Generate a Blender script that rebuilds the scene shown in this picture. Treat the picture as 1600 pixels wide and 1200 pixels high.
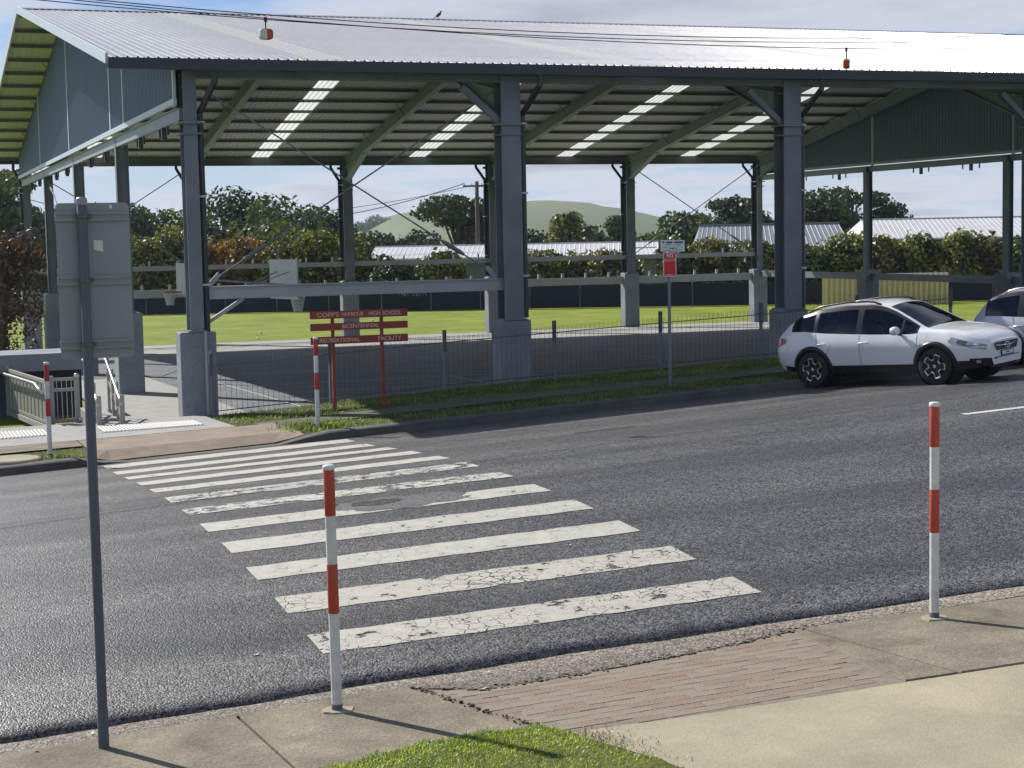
import bpy, bmesh, math, random
import numpy as np
from mathutils import Vector, Matrix
R = math.radians
sc = bpy.context.scene
for o in list(bpy.data.objects):
    bpy.data.objects.remove(o, do_unlink=True)
COL = sc.collection

# ------------------------------------------------------------------ camera
def make_camera():
    yaw, pit, rol = 0.3552, 0.0865, -0.0198
    fw = Vector((math.sin(yaw)*math.cos(pit), math.cos(yaw)*math.cos(pit), -math.sin(pit)))
    rt = Vector((math.cos(yaw), -math.sin(yaw), 0))
    up = rt.cross(fw)
    r2 = rt*math.cos(rol) + up*math.sin(rol)
    u2 = -rt*math.sin(rol) + up*math.cos(rol)
    m = Matrix(((r2.x, u2.x, -fw.x, -3.168), (r2.y, u2.y, -fw.y, -12.911), (r2.z, u2.z, -fw.z, 3.040), (0, 0, 0, 1)))
    cd = bpy.data.cameras.new('camera')
    cd.sensor_width = 36.0
    cd.lens = 36.0*2665.9/1600.0
    cd.clip_start = 0.1
    cd.clip_end = 8000
    co = bpy.data.objects.new('camera', cd)
    COL.objects.link(co)
    co.matrix_world = m
    sc.camera = co
make_camera()

# ------------------------------------------------------------------ sky and sun
SUN_AZ = R(-26.8)          # from +Y towards +X
SUN_EL = R(38.7)
def make_world():
    w = bpy.data.worlds.new('World')
    sc.world = w
    w.use_nodes = True
    nt = w.node_tree
    nt.nodes.clear()
    N = nt.nodes.new
    L = nt.links.new
    out = N('ShaderNodeOutputWorld')
    bg = N('ShaderNodeBackground')
    sky = N('ShaderNodeTexSky')
    sky.sky_type = 'NISHITA'
    sky.sun_disc = False
    sky.sun_elevation = SUN_EL
    sky.sun_rotation = SUN_AZ
    sky.altitude = 0
    sky.air_density = 1.0
    sky.dust_density = 0.0
    sky.ozone_density = 2.0
    # broken cloud: noise on the plane of a high cloud layer
    tc = N('ShaderNodeTexCoord')
    sp = N('ShaderNodeSeparateXYZ'); L(tc.outputs['Generated'], sp.inputs[0])
    ad = N('ShaderNodeMath'); ad.operation = 'ADD'; ad.inputs[1].default_value = 0.06; L(sp.outputs['Z'], ad.inputs[0])
    mx = N('ShaderNodeMath'); mx.operation = 'MAXIMUM'; mx.inputs[1].default_value = 0.03; L(ad.outputs[0], mx.inputs[0])
    dx = N('ShaderNodeMath'); dx.operation = 'DIVIDE'; L(sp.outputs['X'], dx.inputs[0]); L(mx.outputs[0], dx.inputs[1])
    dy = N('ShaderNodeMath'); dy.operation = 'DIVIDE'; L(sp.outputs['Y'], dy.inputs[0]); L(mx.outputs[0], dy.inputs[1])
    cb = N('ShaderNodeCombineXYZ'); L(dx.outputs[0], cb.inputs[0]); L(dy.outputs[0], cb.inputs[1])
    mp = N('ShaderNodeMapping'); mp.inputs['Location'].default_value = CLOUD_LOC; mp.inputs['Scale'].default_value = (0.55, 0.42, 1); L(cb.outputs[0], mp.inputs[0])
    nz = N('ShaderNodeTexNoise'); nz.inputs['Scale'].default_value = 1.0; nz.inputs['Detail'].default_value = 7; nz.inputs['Roughness'].default_value = 0.55
    L(mp.outputs[0], nz.inputs['Vector'])
    rp = N('ShaderNodeValToRGB'); rp.color_ramp.elements[0].position = 0.45; rp.color_ramp.elements[1].position = 0.565
    L(nz.outputs['Fac'], rp.inputs[0])
    # pale bluish air along the whole horizon
    hf = N('ShaderNodeMapRange'); hf.inputs['From Min'].default_value = 0.0; hf.inputs['From Max'].default_value = 0.16; hf.inputs['To Min'].default_value = 0.8; hf.inputs['To Max'].default_value = 0.0
    L(sp.outputs['Z'], hf.inputs['Value'])
    hzm = N('ShaderNodeMixRGB'); hzm.inputs[2].default_value = (9.2, 9.3, 8.6, 1); L(hf.outputs[0], hzm.inputs[0]); L(sky.outputs[0], hzm.inputs[1])
    # thick parts of a cloud are greyer than its rim
    rc = N('ShaderNodeValToRGB'); rc.color_ramp.elements[0].position = 0.52; rc.color_ramp.elements[0].color = (11.5, 10.5, 8.6, 1)
    rc.color_ramp.elements[1].position = 0.72; rc.color_ramp.elements[1].color = (6.6, 6.2, 5.6, 1)
    L(nz.outputs['Fac'], rc.inputs[0])
    mixc = N('ShaderNodeMixRGB'); L(rp.outputs['Color'], mixc.inputs[0]); L(hzm.outputs[0], mixc.inputs[1]); L(rc.outputs['Color'], mixc.inputs[2])
    tint = N('ShaderNodeMixRGB'); tint.blend_type = 'MULTIPLY'; tint.inputs[0].default_value = 1; tint.inputs[2].default_value = (0.79, 0.915, 1.27, 1)
    L(mixc.outputs[0], tint.inputs[1]); L(tint.outputs[0], bg.inputs['Color'])
    bg.inputs['Strength'].default_value = SKY_STRENGTH
    L(bg.outputs[0], out.inputs[0])
CLOUD_LOC = (7.7, 11.5, 0)
SKY_STRENGTH = 0.052
make_world()
def make_sun():
    sd = bpy.data.lights.new('sun', 'SUN')
    sd.energy = 4.8
    sd.angle = R(0.53)
    sd.color = (1.0, 0.96, 0.90)
    so = bpy.data.objects.new('sun', sd)
    COL.objects.link(so)
    d = Vector((math.sin(SUN_AZ)*math.cos(SUN_EL), math.cos(SUN_AZ)*math.cos(SUN_EL), math.sin(SUN_EL)))
    so.rotation_euler = d.to_track_quat('Z', 'Y').to_euler()
    so.location = (-30, 60, 60)
make_sun()
sc.view_settings.view_transform = 'Standard'
sc.view_settings.look = 'None'
sc.view_settings.exposure = 0.52
sc.view_settings.gamma = 1.0
sc.view_settings.use_curve_mapping = False
sc.render.engine = 'CYCLES'
sc.cycles.max_bounces = 6
sc.cycles.diffuse_bounces = 3
sc.cycles.glossy_bounces = 3
sc.cycles.transmission_bounces = 4
sc.cycles.transparent_max_bounces = 10
sc.cycles.caustics_reflective = False
sc.cycles.caustics_refractive = False

# ------------------------------------------------------------------ helpers
def tag(o, label=None, cat=None, group=None, kind=None):
    if label: o['label'] = label
    if cat: o['category'] = cat
    if group: o['group'] = group
    if kind: o['kind'] = kind
    return o
def empty(name, loc=(0, 0, 0), rz=0.0, label=None, cat=None, group=None):
    o = bpy.data.objects.new(name, None)
    COL.objects.link(o)
    o.location = loc
    o.rotation_euler = (0, 0, rz)
    o.empty_display_size = 0.2
    return tag(o, label, cat, group)
def link_mesh(name, me, parent=None, loc=None, rot=None):
    o = bpy.data.objects.new(name, me)
    COL.objects.link(o)
    if parent: o.parent = parent
    if loc is not None: o.location = loc
    if rot is not None: o.rotation_euler = rot
    return o
class MB:
    """collects faces for ONE mesh object"""
    def __init__(s): s.v = []; s.f = []; s.m = []
    def quad(s, a, b, c, d, m=0):
        n = len(s.v); s.v += [tuple(a), tuple(b), tuple(c), tuple(d)]; s.f.append((n, n+1, n+2, n+3)); s.m.append(m)
    def poly(s, pts, m=0):
        n = len(s.v); s.v += [tuple(q) for q in pts]; s.f.append(tuple(range(n, n+len(pts)))); s.m.append(m)
    def box(s, x0, x1, y0, y1, z0, z1, m=0):
        n = len(s.v)
        s.v += [(x0, y0, z0), (x1, y0, z0), (x1, y1, z0), (x0, y1, z0), (x0, y0, z1), (x1, y0, z1), (x1, y1, z1), (x0, y1, z1)]
        for q in ((0, 3, 2, 1), (4, 5, 6, 7), (0, 1, 5, 4), (1, 2, 6, 5), (2, 3, 7, 6), (3, 0, 4, 7)):
            s.f.append(tuple(n+i for i in q)); s.m.append(m)
        return s
    def bbox(s, x0, x1, y0, y1, z0, z1, b=0.01, m=0):
        """box with chamfered vertical and top edges"""
        n = len(s.v)
        def ring(x0, x1, y0, y1, z, c):
            return [(x0+c, y0, z), (x1-c, y0, z), (x1, y0+c, z), (x1, y1-c, z), (x1-c, y1, z), (x0+c, y1, z), (x0, y1-c, z), (x0, y0+c, z)]
        s.v += ring(x0, x1, y0, y1, z0, b) + ring(x0, x1, y0, y1, z1-b, b) + ring(x0+b, x1-b, y0+b, y1-b, z1, b*0.5)
        for k in range(2):
            for i in range(8):
                j = (i+1) % 8
                s.f.append((n+k*8+i, n+k*8+j, n+k*8+8+j, n+k*8+8+i)); s.m.append(m)
        s.f.append(tuple(n+16+i for i in range(8))); s.m.append(m)
        s.f.append(tuple(n+7-i for i in range(8))); s.m.append(m)
        return s
    def beam(s, p, q, w, h, m=0, up=(0, 0, 1)):
        """rectangular bar from p to q, w across, h along up"""
        p = Vector(p); q = Vector(q); d = (q-p).normalized(); u = Vector(up)
        a = d.cross(u)
        if a.length < 1e-5: a = d.cross(Vector((1, 0, 0)))
        a.normalize(); u = a.cross(d).normalized()
        n = len(s.v)
        for c in (p, q):
            for i, j in ((-1, -1), (1, -1), (1, 1), (-1, 1)):
                s.v.append(tuple(c + a*(i*w/2) + u*(j*h/2)))
        for f in ((0, 3, 2, 1), (4, 5, 6, 7), (0, 1, 5, 4), (1, 2, 6, 5), (2, 3, 7, 6), (3, 0, 4, 7)):
            s.f.append(tuple(n+i for i in f)); s.m.append(m)
        return s
    def tube(s, pts, r, seg=8, m=0, cap=True):
        pts = [Vector(q) for q in pts]
        rs = r if isinstance(r, (list, tuple)) else [r]*len(pts)
        n = len(s.v); prev = None
        for i, c in enumerate(pts):
            d = (pts[min(i+1, len(pts)-1)] - pts[max(i-1, 0)]).normalized()
            if prev is None:
                a = d.cross(Vector((0, 0, 1)))
                if a.length < 1e-3: a = d.cross(Vector((1, 0, 0)))
            else:
                a = prev - d*prev.dot(d)
            a.normalize(); prev = a; b = d.cross(a)
            for k in range(seg):
                t = 2*math.pi*k/seg
                s.v.append(tuple(c + a*(math.cos(t)*rs[i]) + b*(math.sin(t)*rs[i])))
        for i in range(len(pts)-1):
            for k in range(seg):
                k2 = (k+1) % seg
                s.f.append((n+i*seg+k, n+i*seg+k2, n+(i+1)*seg+k2, n+(i+1)*seg+k)); s.m.append(m)
        if cap:
            s.f.append(tuple(n+seg-1-k for k in range(seg))); s.m.append(m)
            e = n+(len(pts)-1)*seg
            s.f.append(tuple(e+k for k in range(seg))); s.m.append(m)
        return s
    def lathe(s, prof, seg=16, axis='z', c=(0, 0, 0), m=0):
        """profile [(r, h)...] spun about an axis through c"""
        n = len(s.v)
        for r, h in prof:
            for k in range(seg):
                t = 2*math.pi*k/seg; x, y = r*math.cos(t), r*math.sin(t)
                q = (x, y, h) if axis == 'z' else ((x, h, y) if axis == 'y' else (h, x, y))
                s.v.append((q[0]+c[0], q[1]+c[1], q[2]+c[2]))
        for i in range(len(prof)-1):
            for k in range(seg):
                k2 = (k+1) % seg
                s.f.append((n+i*seg+k, n+i*seg+k2, n+(i+1)*seg+k2, n+(i+1)*seg+k)); s.m.append(m)
        return s
    def grid(s, xs, ys, zf, m=0):
        n = len(s.v)
        for y in ys:
            for x in xs: s.v.append((x, y, zf(x, y)))
        w = len(xs)
        for j in range(len(ys)-1):
            for i in range(w-1):
                s.f.append((n+j*w+i, n+j*w+i+1, n+(j+1)*w+i+1, n+(j+1)*w+i)); s.m.append(m)
        return s
    def mesh(s, name, mats, smooth=False):
        me = bpy.data.meshes.new(name)
        me.from_pydata(s.v, [], s.f)
        if not isinstance(mats, (list, tuple)): mats = [mats]
        for q in mats: me.materials.append(q)
        if len(mats) > 1: me.polygons.foreach_set('material_index', s.m)
        if smooth: me.polygons.foreach_set('use_smooth', [True]*len(s.f))
        me.update()
        return me
    def build(s, name, mats, parent=None, smooth=False, loc=None, rot=None):
        return link_mesh(name, s.mesh(name, mats, smooth), parent, loc, rot)
def fix_normals(o):
    bm = bmesh.new(); bm.from_mesh(o.data)
    bmesh.ops.remove_doubles(bm, verts=bm.verts, dist=1e-5)
    bmesh.ops.recalc_face_normals(bm, faces=bm.faces)
    bm.to_mesh(o.data); bm.free()
def auto_smooth(o, ang=35):
    bm = bmesh.new(); bm.from_mesh(o.data)
    bmesh.ops.remove_doubles(bm, verts=bm.verts, dist=1e-5)
    for f in bm.faces: f.smooth = True
    for e in bm.edges:
        if len(e.link_faces) == 2 and e.calc_face_angle(0) > R(ang): e.smooth = False
    bm.to_mesh(o.data); bm.free()
def copy_tree(o, parent=None):
    c = o.copy(); COL.objects.link(c)
    if parent is not None: c.parent = parent
    for ch in list(o.children): copy_tree(ch, c)
    return c
def text_mesh(txt, size, mat, name='lettering', extrude=0.002, align='CENTER', width=None, bold=0.0):
    cu = bpy.data.curves.new(name, 'FONT')
    cu.body = txt; cu.size = size; cu.extrude = extrude; cu.align_x = align; cu.align_y = 'CENTER'; cu.offset = bold
    to = bpy.data.objects.new(name, cu); COL.objects.link(to)
    dg = bpy.context.evaluated_depsgraph_get()
    me = bpy.data.meshes.new_from_object(to.evaluated_get(dg))
    bpy.data.objects.remove(to, do_unlink=True)
    if width:
        xs = [q.co.x for q in me.vertices]; w = max(xs)-min(xs); c = (max(xs)+min(xs))/2
        for q in me.vertices: q.co.x = (q.co.x-c)*width/w
    me.materials.clear(); me.materials.append(mat)
    return me

# ------------------------------------------------------------------ materials
def nmat(name):
    m = bpy.data.materials.new(name); m.use_nodes = True
    nt = m.node_tree; b = nt.nodes['Principled BSDF']
    return m, nt, b
def pmat(name, col, rough=0.6, metal=0.0, spec=0.5, var=0.0, vscale=3.0, bump=0.0, bscale=40.0, coat=0.0, dirt=None, rvar=0.0, grain=0.0, gscale=55.0):
    """principled colour with optional soft colour variation, wear and fine relief"""
    m, nt, b = nmat(name)
    b.inputs['Base Color'].default_value = (*col, 1)
    b.inputs['Roughness'].default_value = rough
    b.inputs['Metallic'].default_value = metal
    b.inputs['Specular IOR Level'].default_value = spec
    if coat: b.inputs['Coat Weight'].default_value = coat; b.inputs['Coat Roughness'].default_value = 0.05
    N = nt.nodes.new; L = nt.links.new
    if var or bump or dirt or rvar:
        tc = N('ShaderNodeTexCoord')
    if var or dirt:
        nz = N('ShaderNodeTexNoise'); nz.inputs['Scale'].default_value = vscale; nz.inputs['Detail'].default_value = 6; nz.inputs['Roughness'].default_value = 0.65
        L(tc.outputs['Object'], nz.inputs['Vector'])
        rp = N('ShaderNodeValToRGB')
        rp.color_ramp.elements[0].position = 0.3; rp.color_ramp.elements[1].position = 0.7
        lo = dirt if dirt else tuple(c*(1-var) for c in col)
        hi = tuple(min(1, c*(1+var*0.7)) for c in col)
        rp.color_ramp.elements[0].color = (*lo, 1); rp.color_ramp.elements[1].color = (*hi, 1)
        L(nz.outputs['Fac'], rp.inputs[0]); L(rp.outputs[0], b.inputs['Base Color'])
        if grain:
            ng = N('ShaderNodeTexNoise'); ng.inputs['Scale'].default_value = gscale; ng.inputs['Detail'].default_value = 4; ng.inputs['Roughness'].default_value = 0.8
            L(tc.outputs['Object'], ng.inputs['Vector'])
            rg = N('ShaderNodeValToRGB'); rg.color_ramp.elements[0].position = 0.35; rg.color_ramp.elements[1].position = 0.65
            rg.color_ramp.elements[0].color = (1-grain, 1-grain, 1-grain, 1); rg.color_ramp.elements[1].color = (1+grain, 1+grain, 1+grain, 1)
            mg = N('ShaderNodeMixRGB'); mg.blend_type = 'MULTIPLY'; mg.inputs[0].default_value = 1
            L(ng.outputs['Fac'], rg.inputs[0]); L(rp.outputs[0], mg.inputs[1]); L(rg.outputs[0], mg.inputs[2]); L(mg.outputs[0], b.inputs['Base Color'])
    if rvar:
        n3 = N('ShaderNodeTexNoise'); n3.inputs['Scale'].default_value = 1.3; n3.inputs['Detail'].default_value = 5
        L(tc.outputs['Object'], n3.inputs['Vector'])
        mr = N('ShaderNodeMapRange'); mr.inputs['To Min'].default_value = rough-rvar; mr.inputs['To Max'].default_value = rough+rvar
        L(n3.outputs['Fac'], mr.inputs['Value']); L(mr.outputs[0], b.inputs['Roughness'])
    if bump:
        n2 = N('ShaderNodeTexNoise'); n2.inputs['Scale'].default_value = bscale; n2.inputs['Detail'].default_value = 4
        L(tc.outputs['Object'], n2.inputs['Vector'])
        bp = N('ShaderNodeBump'); bp.inputs['Strength'].default_value = bump; bp.inputs['Distance'].default_value = 0.02
        L(n2.outputs['Fac'], bp.inputs['Height']); L(bp.outputs[0], b.inputs['Normal'])
    return m
M = {}
def make_asphalt(name, base, tone, agg=110.0, gl=(0.5, 0.74)):
    m, nt, b = nmat(name); N = nt.nodes.new; L = nt.links.new
    tc = N('ShaderNodeTexCoord')
    # aggregate: small stones of differing greys in a dark binder
    vo = N('ShaderNodeTexVoronoi'); vo.inputs['Scale'].default_value = agg; L(tc.outputs['Object'], vo.inputs['Vector'])
    hs = N('ShaderNodeSeparateColor'); L(vo.outputs['Color'], hs.inputs[0])
    r1 = N('ShaderNodeValToRGB'); r1.color_ramp.elements[0].position = 0.1; r1.color_ramp.elements[1].position = 0.95
    r1.color_ramp.elements[0].color = (*[c*0.12 for c in base], 1); r1.color_ramp.elements[1].color = (*[c*2.5 for c in base], 1)
    L(hs.outputs[0], r1.inputs[0])
    # broad worn and sealed patches, wheel tracks along X
    mp = N('ShaderNodeMapping'); mp.inputs['Scale'].default_value = (0.22, 0.9, 1); L(tc.outputs['Object'], mp.inputs[0])
    nz = N('ShaderNodeTexNoise'); nz.inputs['Scale'].default_value = 1.0; nz.inputs['Detail'].default_value = 4; nz.inputs['Roughness'].default_value = 0.6
    L(mp.outputs[0], nz.inputs['Vector'])
    r2 = N('ShaderNodeValToRGB'); r2.color_ramp.elements[0].position = 0.32; r2.color_ramp.elements[1].position = 0.68
    r2.color_ramp.elements[0].color = (1-tone, 1-tone, 1-tone, 1); r2.color_ramp.elements[1].color = (1+tone, 1+tone, 1+tone*0.95, 1)
    L(nz.outputs['Fac'], r2.inputs[0])
    n5 = N('ShaderNodeTexNoise'); n5.inputs['Scale'].default_value = 14.0; n5.inputs['Detail'].default_value = 3
    L(tc.outputs['Object'], n5.inputs['Vector'])
    r5 = N('ShaderNodeValToRGB'); r5.color_ramp.elements[0].position = 0.35; r5.color_ramp.elements[1].position = 0.65
    r5.color_ramp.elements[0].color = (0.72, 0.72, 0.72, 1); r5.color_ramp.elements[1].color = (1.22, 1.22, 1.22, 1)
    L(n5.outputs['Fac'], r5.inputs[0])
    # polished wheel paths: long streaks along the traffic, broken by a slow noise
    mt = N('ShaderNodeMapping'); mt.inputs['Scale'].default_value = (0.035, 0.75, 1); L(tc.outputs['Object'], mt.inputs[0])
    nt_ = N('ShaderNodeTexNoise'); nt_.inputs['Scale'].default_value = 1.0; nt_.inputs['Detail'].default_value = 3; L(mt.outputs[0], nt_.inputs['Vector'])
    rt_ = N('ShaderNodeValToRGB'); rt_.color_ramp.elements[0].position = 0.38; rt_.color_ramp.elements[1].position = 0.62
    rt_.color_ramp.elements[0].color = (1-tone*1.5, 1-tone*1.5, 1-tone*1.5, 1); rt_.color_ramp.elements[1].color = (1+tone*1.5, 1+tone*1.5, 1+tone*1.4, 1)
    L(nt_.outputs['Fac'], rt_.inputs[0])
    # oil drips
    vs_ = N('ShaderNodeTexVoronoi'); vs_.inputs['Scale'].default_value = 0.8; vs_.inputs['Randomness'].default_value = 1.0; L(tc.outputs['Object'], vs_.inputs['Vector'])
    rs_ = N('ShaderNodeValToRGB'); rs_.color_ramp.elements[0].position = 0.05; rs_.color_ramp.elements[1].position = 0.14
    rs_.color_ramp.elements[0].color = (0.6, 0.6, 0.6, 1); rs_.color_ramp.elements[1].color = (1, 1, 1, 1); L(vs_.outputs['Distance'], rs_.inputs[0])
    m0 = N('ShaderNodeMixRGB'); m0.blend_type = 'MULTIPLY'; m0.inputs[0].default_value = 1; L(rt_.outputs[0], m0.inputs[1]); L(rs_.outputs[0], m0.inputs[2])
    mq = N('ShaderNodeMixRGB'); mq.blend_type = 'MULTIPLY'; mq.inputs[0].default_value = 1; L(r1.outputs[0], mq.inputs[1]); L(m0.outputs[0], mq.inputs[2])
    m1 = N('ShaderNodeMixRGB'); m1.blend_type = 'MULTIPLY'; m1.inputs[0].default_value = 1; L(mq.outputs[0], m1.inputs[1]); L(r2.outputs[0], m1.inputs[2])
    m2 = N('ShaderNodeMixRGB'); m2.blend_type = 'MULTIPLY'; m2.inputs[0].default_value = 1; L(m1.outputs[0], m2.inputs[1]); L(r5.outputs[0], m2.inputs[2])
    # long hairline cracks
    wv = N('ShaderNodeTexVoronoi'); wv.feature = 'DISTANCE_TO_EDGE'; wv.inputs['Scale'].default_value = 0.55
    nd = N('ShaderNodeTexNoise'); nd.inputs['Scale'].default_value = 2.5; nd.inputs['Detail'].default_value = 3; L(tc.outputs['Object'], nd.inputs['Vector'])
    va = N('ShaderNodeVectorMath'); va.operation = 'MULTIPLY_ADD'; va.inputs[1].default_value = (0.7, 0.7, 0.7); L(nd.outputs['Color'], va.inputs[0]); L(tc.outputs['Object'], va.inputs[2])
    L(va.outputs[0], wv.inputs['Vector'])
    rc = N('ShaderNodeValToRGB'); rc.color_ramp.elements[0].position = 0.002; rc.color_ramp.elements[1].position = 0.007
    rc.color_ramp.elements[0].color = (0.45, 0.45, 0.45, 1); rc.color_ramp.elements[1].color = (1, 1, 1, 1)
    L(wv.outputs['Distance'], rc.inputs[0])
    m3 = N('ShaderNodeMixRGB'); m3.blend_type = 'MULTIPLY'; m3.inputs[0].default_value = 0.8; L(m2.outputs[0], m3.inputs[1]); L(rc.outputs[0], m3.inputs[2])
    L(m3.outputs[0], b.inputs['Base Color'])
    mr = N('ShaderNodeMapRange'); mr.inputs['To Min'].default_value = gl[0]; mr.inputs['To Max'].default_value = gl[1]
    L(nz.outputs['Fac'], mr.inputs['Value']); L(mr.outputs[0], b.inputs['Roughness'])
    bp = N('ShaderNodeBump'); bp.inputs['Strength'].default_value = 0.9; bp.inputs['Distance'].default_value = 0.006
    L(vo.outputs['Distance'], bp.inputs['Height']); bp.invert = True
    L(bp.outputs[0], b.inputs['Normal'])
    return m
def make_paint_worn(name, col, wear):
    """road paint, cracked and worn through to whatever lies below"""
    m, nt, b = nmat(name); N = nt.nodes.new; L = nt.links.new
    tc = N('ShaderNodeTexCoord')
    n1 = N('ShaderNodeTexNoise'); n1.inputs['Scale'].default_value = 5.0; n1.inputs['Detail'].default_value = 8; n1.inputs['Roughness'].default_value = 0.7
    L(tc.outputs['Object'], n1.inputs['Vector'])
    nd = N('ShaderNodeTexNoise'); nd.inputs['Scale'].default_value = 7; nd.inputs['Detail'].default_value = 4; L(tc.outputs['Object'], nd.inputs['Vector'])
    va = N('ShaderNodeVectorMath'); va.operation = 'MULTIPLY_ADD'; va.inputs[1].default_value = (0.13, 0.13, 0.13); L(nd.outputs['Color'], va.inputs[0]); L(tc.outputs['Object'], va.inputs[2])
    vo = N('ShaderNodeTexVoronoi'); vo.feature = 'DISTANCE_TO_EDGE'; vo.inputs['Scale'].default_value = 7.5; L(va.outputs[0], vo.inputs['Vector'])
    nb = N('ShaderNodeTexNoise'); nb.inputs['Scale'].default_value = 1.1; nb.inputs['Detail'].default_value = 3; L(tc.outputs['Object'], nb.inputs['Vector'])
    # crack width grows where the paint is old
    th = N('ShaderNodeMapRange'); th.inputs['From Min'].default_value = 0.40; th.inputs['From Max'].default_value = 0.66; th.inputs['To Min'].default_value = 0.0; th.inputs['To Max'].default_value = 0.028*wear
    L(nb.outputs['Fac'], th.inputs['Value'])
    lt = N('ShaderNodeMath'); lt.operation = 'LESS_THAN'; L(vo.outputs['Distance'], lt.inputs[0]); L(th.outputs[0], lt.inputs[1])
    lw = N('ShaderNodeMath'); lw.operation = 'LESS_THAN'; lw.inputs[1].default_value = 0.34+0.05*wear; L(n1.outputs['Fac'], lw.inputs[0])
    mxn = N('ShaderNodeMath'); mxn.operation = 'MAXIMUM'; L(lt.outputs[0], mxn.inputs[0]); L(lw.outputs[0], mxn.inputs[1])
    n2 = N('ShaderNodeTexNoise'); n2.inputs['Scale'].default_value = 60; n2.inputs['Detail'].default_value = 4; L(tc.outputs['Object'], n2.inputs['Vector'])
    l2 = N('ShaderNodeMath'); l2.operation = 'LESS_THAN'; l2.inputs[1].default_value = 0.29+0.03*wear; L(n2.outputs['Fac'], l2.inputs[0])
    mx2 = N('ShaderNodeMath'); mx2.operation = 'MAXIMUM'; L(mxn.outputs[0], mx2.inputs[0]); L(l2.outputs[0], mx2.inputs[1])
    rp = N('ShaderNodeValToRGB'); rp.color_ramp.elements[0].position = 0.3; rp.color_ramp.elements[1].position = 0.75
    rp.color_ramp.elements[0].color = (*[c*0.72 for c in col], 1); rp.color_ramp.elements[1].color = (*col, 1)
    L(n1.outputs['Fac'], rp.inputs[0]); L(rp.outputs[0], b.inputs['Base Color'])
    b.inputs['Roughness'].default_value = 0.6
    inv = N('ShaderNodeMath'); inv.operation = 'SUBTRACT'; inv.inputs[0].default_value = 1; L(mx2.outputs[0], inv.inputs[1])
    L(inv.outputs[0], b.inputs['Alpha'])
    return m
def make_grass(name, a, bcol, scale=0.6, trans=0.0):
    m, nt, b = nmat(name); N = nt.nodes.new; L = nt.links.new
    tc = N('ShaderNodeTexCoord')
    n1 = N('ShaderNodeTexNoise'); n1.inputs['Scale'].default_value = scale; n1.inputs['Detail'].default_value = 9; n1.inputs['Roughness'].default_value = 0.7
    L(tc.outputs['Object'], n1.inputs['Vector'])
    rp = N('ShaderNodeValToRGB'); rp.color_ramp.elements[0].position = 0.34; rp.color_ramp.elements[1].position = 0.66
    rp.color_ramp.elements[0].color = (*a, 1); rp.color_ramp.elements[1].color = (*bcol, 1)
    L(n1.outputs['Fac'], rp.inputs[0]); L(rp.outputs[0], b.inputs['Base Color'])
    b.inputs['Roughness'].default_value = 0.8; b.inputs['Specular IOR Level'].default_value = 0.15
    n2 = N('ShaderNodeTexNoise'); n2.inputs['Scale'].default_value = 18; n2.inputs['Detail'].default_value = 6; L(tc.outputs['Object'], n2.inputs['Vector'])
    bp = N('ShaderNodeBump'); bp.inputs['Strength'].default_value = 0.8; bp.inputs['Distance'].default_value = 0.06; L(n2.outputs['Fac'], bp.inputs['Height']); L(bp.outputs[0], b.inputs['Normal'])
    return m
def make_leaf(name, cols, trans=0.45, scale=0.9):
    m, nt, b = nmat(name); N = nt.nodes.new; L = nt.links.new
    nt.nodes.remove(b)
    out = nt.nodes['Material Output']
    ge = N('ShaderNodeNewGeometry')
    n1 = N('ShaderNodeTexNoise'); n1.inputs['Scale'].default_value = scale; n1.inputs['Detail'].default_value = 3; L(ge.outputs['Position'], n1.inputs['Vector'])
    rn = N('ShaderNodeMath'); rn.operation = 'MULTIPLY_ADD'; rn.inputs[1].default_value = 0.35; L(ge.outputs['Random Per Island'], rn.inputs[0]); L(n1.outputs['Fac'], rn.inputs[2])
    rp = N('ShaderNodeValToRGB')
    el = rp.color_ramp.elements
    el[0].position = 0.42; el[0].color = (*cols[0], 1); el[1].position = 0.92; el[1].color = (*cols[-1], 1)
    for i, c in enumerate(cols[1:-1]):
        e = el.new(0.42+0.5*(i+1)/(len(cols)-1)); e.color = (*c, 1)
    L(rn.outputs[0], rp.inputs[0])
    df = N('ShaderNodeBsdfDiffuse'); tr = N('ShaderNodeBsdfTranslucent'); gl = N('ShaderNodeBsdfGlossy')
    gl.inputs['Roughness'].default_value = 0.45; gl.inputs['Color'].default_value = (0.9, 0.95, 1, 1)
    L(rp.outputs[0], df.inputs['Color'])
    hu = N('ShaderNodeMixRGB'); hu.blend_type = 'MULTIPLY'; hu.inputs[0].default_value = 1; hu.inputs[2].default_value = (1.25, 1.3, 0.55, 1); L(rp.outputs[0], hu.inputs[1]); L(hu.outputs[0], tr.inputs['Color'])
    mx = N('ShaderNodeMixShader'); mx.inputs[0].default_value = trans; L(df.outputs[0], mx.inputs[1]); L(tr.outputs[0], mx.inputs[2])
    mg = N('ShaderNodeMixShader'); mg.inputs[0].default_value = 0.05; L(mx.outputs[0], mg.inputs[1]); L(gl.outputs[0], mg.inputs[2])
    L(mg.outputs[0], out.inputs['Surface'])
    return m
def make_glass(name, tint, rough=0.02, alpha=0.35):
    """thin car glass: see-through with a sharp sky reflection"""
    m, nt, b = nmat(name); N = nt.nodes.new; L = nt.links.new
    nt.nodes.remove(b); out = nt.nodes['Material Output']
    tr = N('ShaderNodeBsdfTransparent'); tr.inputs['Color'].default_value = (*tint, 1)
    gl = N('ShaderNodeBsdfGlossy'); gl.inputs['Roughness'].default_value = rough
    fr = N('ShaderNodeFresnel'); fr.inputs['IOR'].default_value = 1.6
    mx = N('ShaderNodeMixShader'); L(fr.outputs[0], mx.inputs[0]); L(tr.outputs[0], mx.inputs[1]); L(gl.outputs[0], mx.inputs[2])
    L(mx.outputs[0], out.inputs['Surface'])
    return m
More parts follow.
